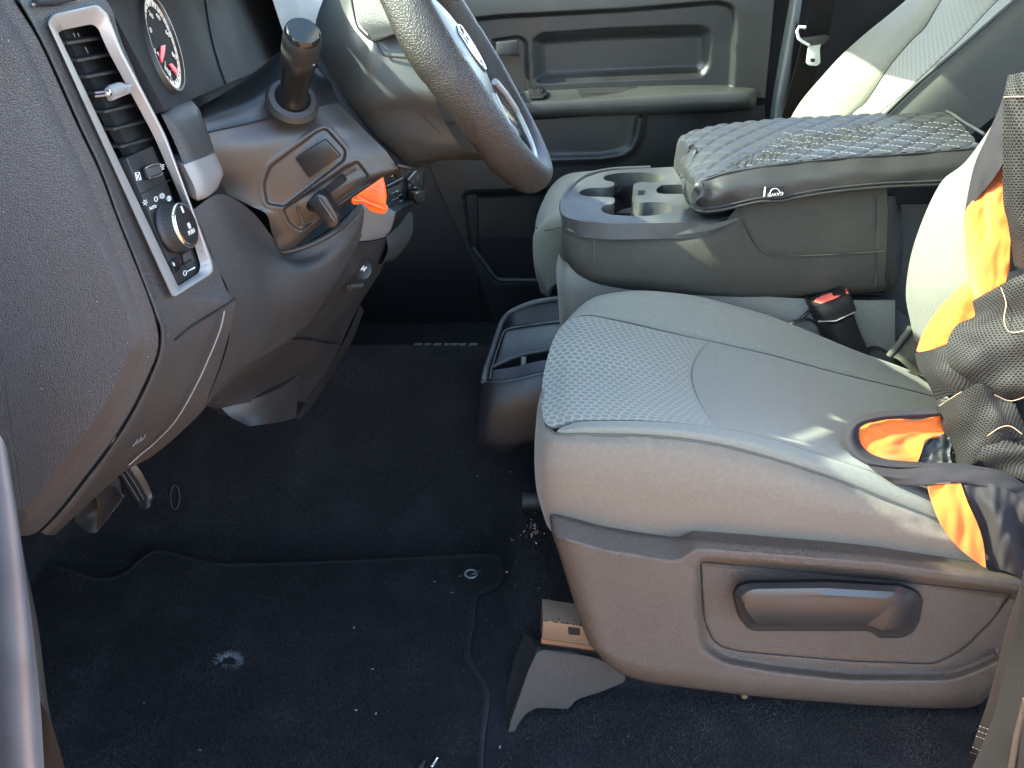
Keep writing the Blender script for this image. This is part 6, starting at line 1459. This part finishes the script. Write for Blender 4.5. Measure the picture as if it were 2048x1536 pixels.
cm = mesh('crumbs', sv_, sf_, M['crumb']); cm['kind'] = 'stuff'; tag(cm, 'tiny pale crumbs and lint scattered over the carpet', 'crumbs')

# loose clear wrapper by the seat
wr = thing('clear_wrapper', 'crumpled clear plastic wrapper between the floor mat and the seat', 'wrapper', P(1040, 1130, 1.0))
def wfn(px, py, Y, u, v): return .012 * noise.noise(Vector((px / 14, py / 22, 2))) + .006 * noise.noise(Vector((px / 6, py / 9, 6)))
sheet('film', [[(1072, 1000, 1.02), (1080, 990, 1.04), (1096, 1030, 1.04)], [(1062, 1040, 1.0), (1078, 1040, 1.0), (1094, 1060, 1.02)], [(1040, 1070, 1.0), (1070, 1080, .99), (1090, 1080, 1.0)], [(1054, 1100, 1.01), (1062, 1100, 1.0), (1072, 1100, 1.0)]], 24, 12, M['film'], wr, fn=wfn)
sheet('film_strip', [[(1060, 1026, 1.02), (1072, 1030, 1.02)], [(1030, 1060, 1.03), (1044, 1064, 1.03)], [(1016, 1100, 1.04), (1030, 1104, 1.04)], [(1000, 1130, 1.06), (1026, 1130, 1.06)], [(1012, 1148, 1.06), (1022, 1150, 1.06)]], 8, 8, M['film'], wr, fn=lambda px, py, Y, u, v: .004 * noise.noise(Vector((px / 10, py / 10, 2))))
# metal key end at the bottom edge of the mat
ky = thing('dropped_key', 'small dark key with steel blade lying on the mat near the doorway', 'key', PZ(850, 1530, .012))
prism('key_blade', [PZ(x, y, .016) for x, y in [(859, 1534), (874, 1515), (878, 1518), (866, 1536)]], (0, 0, .002), M['chrome'], ky, .0004)
prism('key_bow', [PZ(x, y, .016) for x, y in fillet([(836, 1538), (848, 1522), (852, 1524), (846, 1540)], 2)], (0, 0, .004), M['black'], ky, .001)

# ---------------------------------------------------------------- doorway edge at the left (pillar seal) and at the right
ls = thing('doorway_seal', 'grey rubber doorway seal and pillar trim at the left foreground', 'door seal', (-.6, .45, .1))
sheet('seal_roll', [[(-70, 850, .53), (-20, 850, .50), (6, 880, .50), (14, 900, .52)], [(-60, 1020, .53), (-10, 1020, .50), (28, 1030, .50), (38, 1050, .52)], [(-50, 1200, .53), (0, 1200, .50), (44, 1200, .50), (62, 1230, .52)], [(-40, 1380, .53), (10, 1380, .50), (54, 1370, .50), (80, 1400, .52)], [(-30, 1560, .53), (20, 1560, .50), (64, 1560, .50), (90, 1560, .52)]], 20, 10, M['seal'], ls)
sheet('pillar_flange', [[(8, 880, .55), (20, 900, .56), (24, 930, .58)], [(30, 1030, .55), (38, 1060, .56), (44, 1090, .58)], [(50, 1200, .55), (66, 1230, .56), (76, 1250, .58)], [(60, 1380, .55), (84, 1400, .56), (98, 1420, .58)], [(70, 1560, .55), (110, 1560, .56), (130, 1560, .58)]], 10, 10, M['dash'], ls)
sheet('kick_panel', [[(60, 1384, .535), (74, 1392, .535), (90, 1420, .535)], [(80, 1440, .535), (92, 1440, .535), (104, 1448, .535)], [(84, 1560, .535), (110, 1560, .535), (136, 1560, .535)]], 8, 8, M['pillar_dark'], ls)
box('pillar_body', (-.80, .50, -.05), (-.66, .63, 1.07), M['cabmetal'], ls, .01)  # unseen; widened and raised to block sun slipping past the door

rs = thing('near_door_pillar', 'dark grey door pillar trim at the right foreground edge', 'pillar', (.55, .6, 0))
sheet('pillar_trim', [[(2046, 1140, .66), (2060, 1150, .64), (2100, 1150, .62)], [(2036, 1240, .66), (2048, 1250, .64), (2080, 1250, .62)], [(2010, 1340, .66), (2032, 1350, .64), (2064, 1350, .62)], [(1984, 1440, .66), (2012, 1450, .64), (2040, 1450, .62)], [(1940, 1545, .66), (1990, 1550, .64), (2030, 1550, .62)]], 12, 10, M['pillar_dark'], rs)
sheet('pillar_flange', [[(2080, 1250, .615), (2110, 1250, .60)], [(2064, 1350, .615), (2090, 1350, .60)], [(2036, 1440, .615), (2060, 1440, .60)], [(2018, 1550, .615), (2056, 1550, .60)]], 10, 8, M['pillar_dark'], rs)
tube('flange_seam', [P(2052, 1400, .612), P(2034, 1470, .612), P(2020, 1550, .612)], .004, M['bracket'], rs, 8)
box('pillar_body', (.66, .60, -.02), (.80, .66, 1.5), M['cabmetal'], rs, .02)
nb = thing('driver_seat_belt', 'brown black driver belt webbing with stitched end beside the seat trim', 'seat belt', P(1960, 1500, .7))
sheet('webbing', [[(2040, 1176, .705), (2062, 1170, .69)], [(2016, 1250, .705), (2044, 1256, .69)], [(1996, 1330, .705), (2022, 1342, .69)], [(1974, 1410, .705), (2000, 1430, .69)], [(1950, 1480, .705), (1978, 1498, .69)], [(1934, 1535, .705), (1962, 1545, .69)]], 8, 8, M['webbing'], nb, skirt=(.001, .002, 0))
for (x0, y0, x1, y1) in [(1958, 1452, 1986, 1462), (1956, 1462, 1982, 1472), (1952, 1472, 1978, 1482), (1944, 1494, 1968, 1504), (1940, 1504, 1966, 1514)]:
    for q in range(4):
        t0, t1 = q / 4 + .03, q / 4 + .17
        tube('stitch', [P(x0 + (x1 - x0) * t0, y0 + (y1 - y0) * t0, .697), P(x0 + (x1 - x0) * t1, y0 + (y1 - y0) * t1, .695)], .0006, M['thread'], nb, 4)

# ---------------------------------------------------------------- high visibility harness heaped on the seat
hv = thing('safety_harness', 'black mesh and orange high visibility safety harness heaped on the driver seat', 'harness', (.55, .95, .5))
def wob(a, sx, sy, seed): return lambda px, py, Y, u, v: a * noise.noise(Vector((px / sx, py / sy, seed)))
# yellow-orange shoulder panel
sheet('orange_panel', [
    [(2012, 305, 1.00), (2040, 300, .98)], [(1975, 362, 1.02), (2000, 370, .985), (2030, 360, .97)], [(1950, 396, 1.03), (1985, 410, .985), (2030, 410, .965)],
    [(1930, 424, 1.04), (1975, 450, .99), (2024, 450, .965)], [(1928, 470, 1.04), (1970, 495, .985), (2020, 490, .965)], [(1934, 540, 1.035), (1966, 550, .985), (2016, 545, .965)], [(1944, 605, 1.03), (1966, 600, .985), (2004, 580, .965)], [(1950, 640, 1.03), (1964, 630, 1.0), (1990, 610, .98)]], 24, 6, M['hivis'], hv, fn=lambda px, py, Y, u, v: .014 * math.exp(-(((px - 1968) / 12) ** 2 + ((py - 448) / 40) ** 2)) + .005 * noise.noise(Vector((px / 14, py / 30, 2))), skirt=(.003, .003, 0))
sheet('orange_panel', [[(1946, 552, 1.06), (1950, 560, 1.04)], [(1900, 592, 1.07), (1930, 590, 1.03), (1950, 590, 1.02)], [(1866, 632, 1.08), (1910, 640, 1.03), (1952, 640, 1.015)], [(1844, 670, 1.085), (1880, 690, 1.04), (1935, 660, 1.02)], [(1832, 702, 1.09), (1850, 706, 1.06), (1900, 690, 1.03)]], 20, 7, M['hivis'], hv, fn=wob(.006, 30, 18, 3), skirt=(.003, .003, 0))
# dark grey shoulder cloth along the panel
sheet('grey_binding', [[(2016, 150, .99), (2045, 150, .96)], [(2004, 200, 1.0), (2020, 215, .97), (2044, 215, .95)], [(1975, 270, 1.02), (1996, 285, .975), (2016, 300, .955)], [(1952, 320, 1.04), (1972, 335, 1.0), (2004, 330, .96)], [(1940, 365, 1.05), (1956, 374, 1.02), (1980, 366, .985)], [(1930, 420, 1.055), (1942, 416, 1.035), (1956, 396, 1.02)], [(1929, 428, 1.056), (1934, 424, 1.045), (1944, 410, 1.03)]], 20, 6, M['vest_grey'], hv, fn=wob(.008, 16, 40, 6), skirt=(.003, .003, 0))
# wide mesh strap running up the seat back
sheet('mesh_strap', [[(2020, 150, .96), (2060, 140, .94), (2110, 130, .92)], [(2008, 196, .955), (2048, 196, .93), (2110, 196, .91)], [(2006, 300, .95), (2044, 300, .925), (2110, 300, .90)], [(2006, 400, .95), (2044, 400, .925), (2110, 400, .90)], [(2016, 450, .95), (2048, 460, .925), (2110, 460, .90)], [(2028, 530, .955), (2056, 540, .93), (2110, 540, .90)]], 30, 8, M['net'], hv, fn=wob(.006, 20, 60, 9))
tube('strap_stitch', [P(x, y, Y) for x, y, Y in [(2008, 194, .952), (2030, 193, .938), (2056, 193, .925)]], .0006, M['thread_o'], hv, 5)
tube('strap_stitch', [P(x, y, Y) for x, y, Y in [(2018, 447, .948), (2034, 450, .935), (2056, 453, .92)]], .0006, M['thread_o'], hv, 5)
# pale lining showing in the gap
sheet('pale_lining', [[(2014, 470, .985), (2032, 520, .98)], [(2012, 545, .985), (2040, 540, .97)]], 6, 6, M['tray'], hv)
# crossing mesh webbing, folded
def fold(a, ang, wl, seed=0):
    c, s = math.cos(R(ang)), math.sin(R(ang))
    return lambda px, py, Y, u, v: a * math.sin((px * c + py * s) / wl + 1.5 * noise.noise(Vector((px / 70, py / 70, seed))))
sheet('mesh_webbing', [
    [(1944, 604, .99), (2000, 572, .965), (2030, 555, .95), (2100, 530, .93)],
    [(1948, 634, .978), (2005, 612, .952), (2050, 600, .935), (2100, 590, .92)],
    [(1912, 652, .98), (1958, 662, .957), (2010, 662, .938), (2060, 655, .92), (2100, 650, .91)],
    [(1893, 690, .968), (1940, 702, .94), (2000, 712, .924), (2060, 710, .908), (2100, 705, .90)],
    [(1898, 730, .958), (1945, 752, .930), (2000, 766, .914), (2060, 766, .90), (2100, 760, .89)],
    [(1914, 760, .960), (1962, 788, .938), (2008, 800, .924), (2060, 802, .908), (2100, 800, .90)]], 50, 9, M['net'], hv, fn=fold(.0036, 68, 15, 7), skirt=(.003, .004, 0))
tube('strap_stitch', [P(x, y, Y) for x, y, Y in curve([(2002, 575, .958), (2012, 606, .946), (2008, 640, .934), (2020, 664, .926), (2056, 660, .912)], 20)], .0006, M['thread_o'], hv, 5)
sheet('mesh_webbing', [
    [(1830, 708, 1.03), (1860, 702, 1.0), (1890, 692, .985), (1912, 690, .98)],
    [(1836, 735, 1.01), (1870, 735, .975), (1910, 735, .955), (1960, 760, .945)],
    [(1852, 760, .99), (1890, 762, .955), (1940, 775, .935), (2000, 800, .92)],
    [(1872, 800, .975), (1910, 790, .945), (1960, 800, .925), (2020, 830, .91)]], 36, 10, M['net'], hv, fn=fold(.0035, 65, 17, 3), skirt=(.003, .004, 0))
tube('strap_stitch', [P(x, y, Y) for x, y, Y in [(1878, 812, .962), (1915, 788, .938), (1955, 768, .93)]], .0006, M['thread_o'], hv, 5)
tube('strap_stitch', [P(x, y, Y) for x, y, Y in curve([(1990, 790, .915), (2020, 802, .912), (2056, 792, .905)], 8)], .0006, M['thread_o'], hv, 5)
sheet('mesh_webbing', [
    [(1876, 812, .965), (1915, 790, .94), (1955, 768, .925), (1975, 775, .92), (2030, 810, .91)],
    [(1886, 860, .95), (1930, 840, .92), (1985, 825, .905), (2020, 850, .90), (2060, 880, .89)],
    [(1896, 915, .94), (1935, 890, .912), (1980, 872, .90), (2030, 890, .895), (2080, 920, .88)],
    [(1898, 940, .93), (1940, 930, .905), (1985, 905, .90), (2040, 910, .89), (2090, 950, .88)],
    [(1912, 925, .925), (1950, 920, .90), (1990, 930, .895), (2040, 945, .885), (2100, 980, .875)]], 44, 10, M['net'], hv, fn=fold(.004, 40, 16, 4), skirt=(.003, .004, 0))
sheet('mesh_webbing', [
    [(1905, 928, .93), (1950, 900, .905), (1995, 880, .895), (2040, 890, .885), (2100, 900, .87)],
    [(1930, 945, .915), (1970, 925, .895), (2010, 915, .885), (2050, 925, .875), (2100, 945, .865)],
    [(1960, 950, .905), (2000, 950, .89), (2030, 955, .88), (2060, 970, .87), (2110, 1000, .86)]], 36, 8, M['net'], hv, fn=fold(.003, 80, 10, 5), skirt=(.003, .004, 0))
tube('strap_stitch', [P(x, y, Y) for x, y, Y in curve([(1975, 872, .898), (1998, 856, .894), (2020, 852, .89), (2044, 868, .882)], 10)], .0006, M['thread_o'], hv, 5)
tube('strap_stitch', [P(x, y, Y) for x, y, Y in curve([(1905, 905, .935), (1920, 905, .93)], 4)], .0006, M['thread_o'], hv, 5)
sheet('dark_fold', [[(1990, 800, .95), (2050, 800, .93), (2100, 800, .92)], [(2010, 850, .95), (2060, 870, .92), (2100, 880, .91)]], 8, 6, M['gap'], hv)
# loop of dark binding with an orange inside
lo = curve([(1872, 822, .955), (1830, 822, .955), (1780, 826, .95), (1735, 832, .945), (1705, 845, .94), (1688, 866, .93), (1690, 890, .915), (1706, 915, .90), (1735, 930, .885), (1780, 938, .875), (1830, 936, .868), (1890, 930, .862), (1960, 938, .855), (2010, 950, .85), (2070, 985, .845)], 90)
li = curve([(1880, 832, .955), (1835, 838, .955), (1785, 838, .95), (1750, 844, .945), (1725, 850, .94), (1718, 866, .935), (1722, 892, .92), (1740, 910, .905), (1770, 922, .892), (1800, 926, .884), (1850, 930, .876), (1900, 940, .868), (1960, 960, .86), (2010, 985, .852), (2070, 1030, .845)], 90)
G = []
for i in range(7):
    f = i / 6; G.append([P(a[0] + (b[0] - a[0]) * f, a[1] + (b[1] - a[1]) * f, a[2] + (b[2] - a[2]) * f - .009 * math.sin(math.pi * f)) for a, b in zip(lo, li)])
gridmesh('loop_binding', G, M['vest_dark'], hv, skirt=(.002, .006, 0))
sheet('loop_orange', [[(1718, 856, .95), (1750, 842, .955), (1800, 838, .96), (1840, 840, .962), (1890, 826, .965)], [(1716, 880, .935), (1760, 868, .94), (1810, 868, .945), (1850, 872, .945), (1900, 870, .95)], [(1730, 906, .915), (1765, 900, .92), (1800, 902, .925), (1830, 890, .93), (1870, 872, .94)], [(1745, 918, .905), (1775, 922, .90), (1805, 926, .905), (1832, 928, .91), (1850, 880, .93)]], 30, 10, M['hivis'], hv, fn=wob(.005, 30, 14, 12))
sheet('loop_dark', [[(1862, 875, .945), (1885, 868, .945), (1910, 870, .945)], [(1838, 905, .93), (1865, 900, .93), (1900, 905, .93)], [(1832, 930, .915), (1870, 930, .915), (1905, 930, .91)]], 12, 6, M['quilt_side'], hv, fn=wob(.006, 10, 14, 15))
# grey cloth hanging over the cushion edge
sheet('grey_band', [
    [(1740, 932, .872), (1800, 938, .862), (1860, 934, .856), (1920, 936, .85), (1990, 946, .845), (2070, 985, .84)],
    [(1760, 948, .850), (1810, 954, .842), (1860, 954, .838), (1920, 956, .835), (1990, 970, .83), (2070, 1010, .825)],
    [(1790, 968, .845), (1830, 972, .836), (1880, 966, .832), (1930, 966, .83), (1990, 980, .826), (2070, 1030, .82)]], 40, 8, M['vest_grey'], hv, fn=wob(.004, 50, 16, 18), skirt=(0, .004, -.003))
sheet('orange_flap', [
    [(1856, 974, .834), (1880, 970, .832), (1922, 968, .830)],
    [(1866, 1010, .824), (1895, 1008, .818), (1935, 1004, .815)],
    [(1886, 1056, .816), (1916, 1050, .811), (1954, 1046, .808)],
    [(1918, 1096, .810), (1942, 1090, .805), (1966, 1084, .803)],
    [(1964, 1132, .805), (1968, 1134, .803), (1972, 1135, .802)]], 20, 8, M['hivis'], hv, fn=wob(.005, 22, 60, 31), skirt=(0, .003, 0))
def drape(px, py, Y, u, v):
    r_ = (px - 1985) * .9 - (py - 960) * .36
    return .012 * math.sin(r_ / 13 + 1.2 * noise.noise(Vector((px / 60, py / 90, 2)))) * sstep(0, .35, v) + .005 * noise.noise(Vector((px / 18, py / 40, 4)))
sheet('grey_drape', [
    [(1920, 970, .833), (1960, 968, .83), (2000, 975, .826), (2050, 1000, .82), (2110, 1030, .81)],
    [(1940, 1010, .818), (1980, 1015, .81), (2020, 1025, .805), (2060, 1045, .80), (2110, 1070, .79)],
    [(1958, 1060, .81), (1995, 1065, .80), (2030, 1070, .795), (2070, 1085, .79), (2110, 1100, .785)],
    [(1968, 1110, .805), (2005, 1110, .796), (2040, 1112, .79), (2075, 1122, .786), (2110, 1130, .78)],
    [(1974, 1136, .805), (2010, 1142, .80), (2045, 1155, .795), (2080, 1160, .79), (2110, 1165, .785)]], 60, 12, M['vest_grey'], hv, fn=drape, skirt=(0, .004, 0))
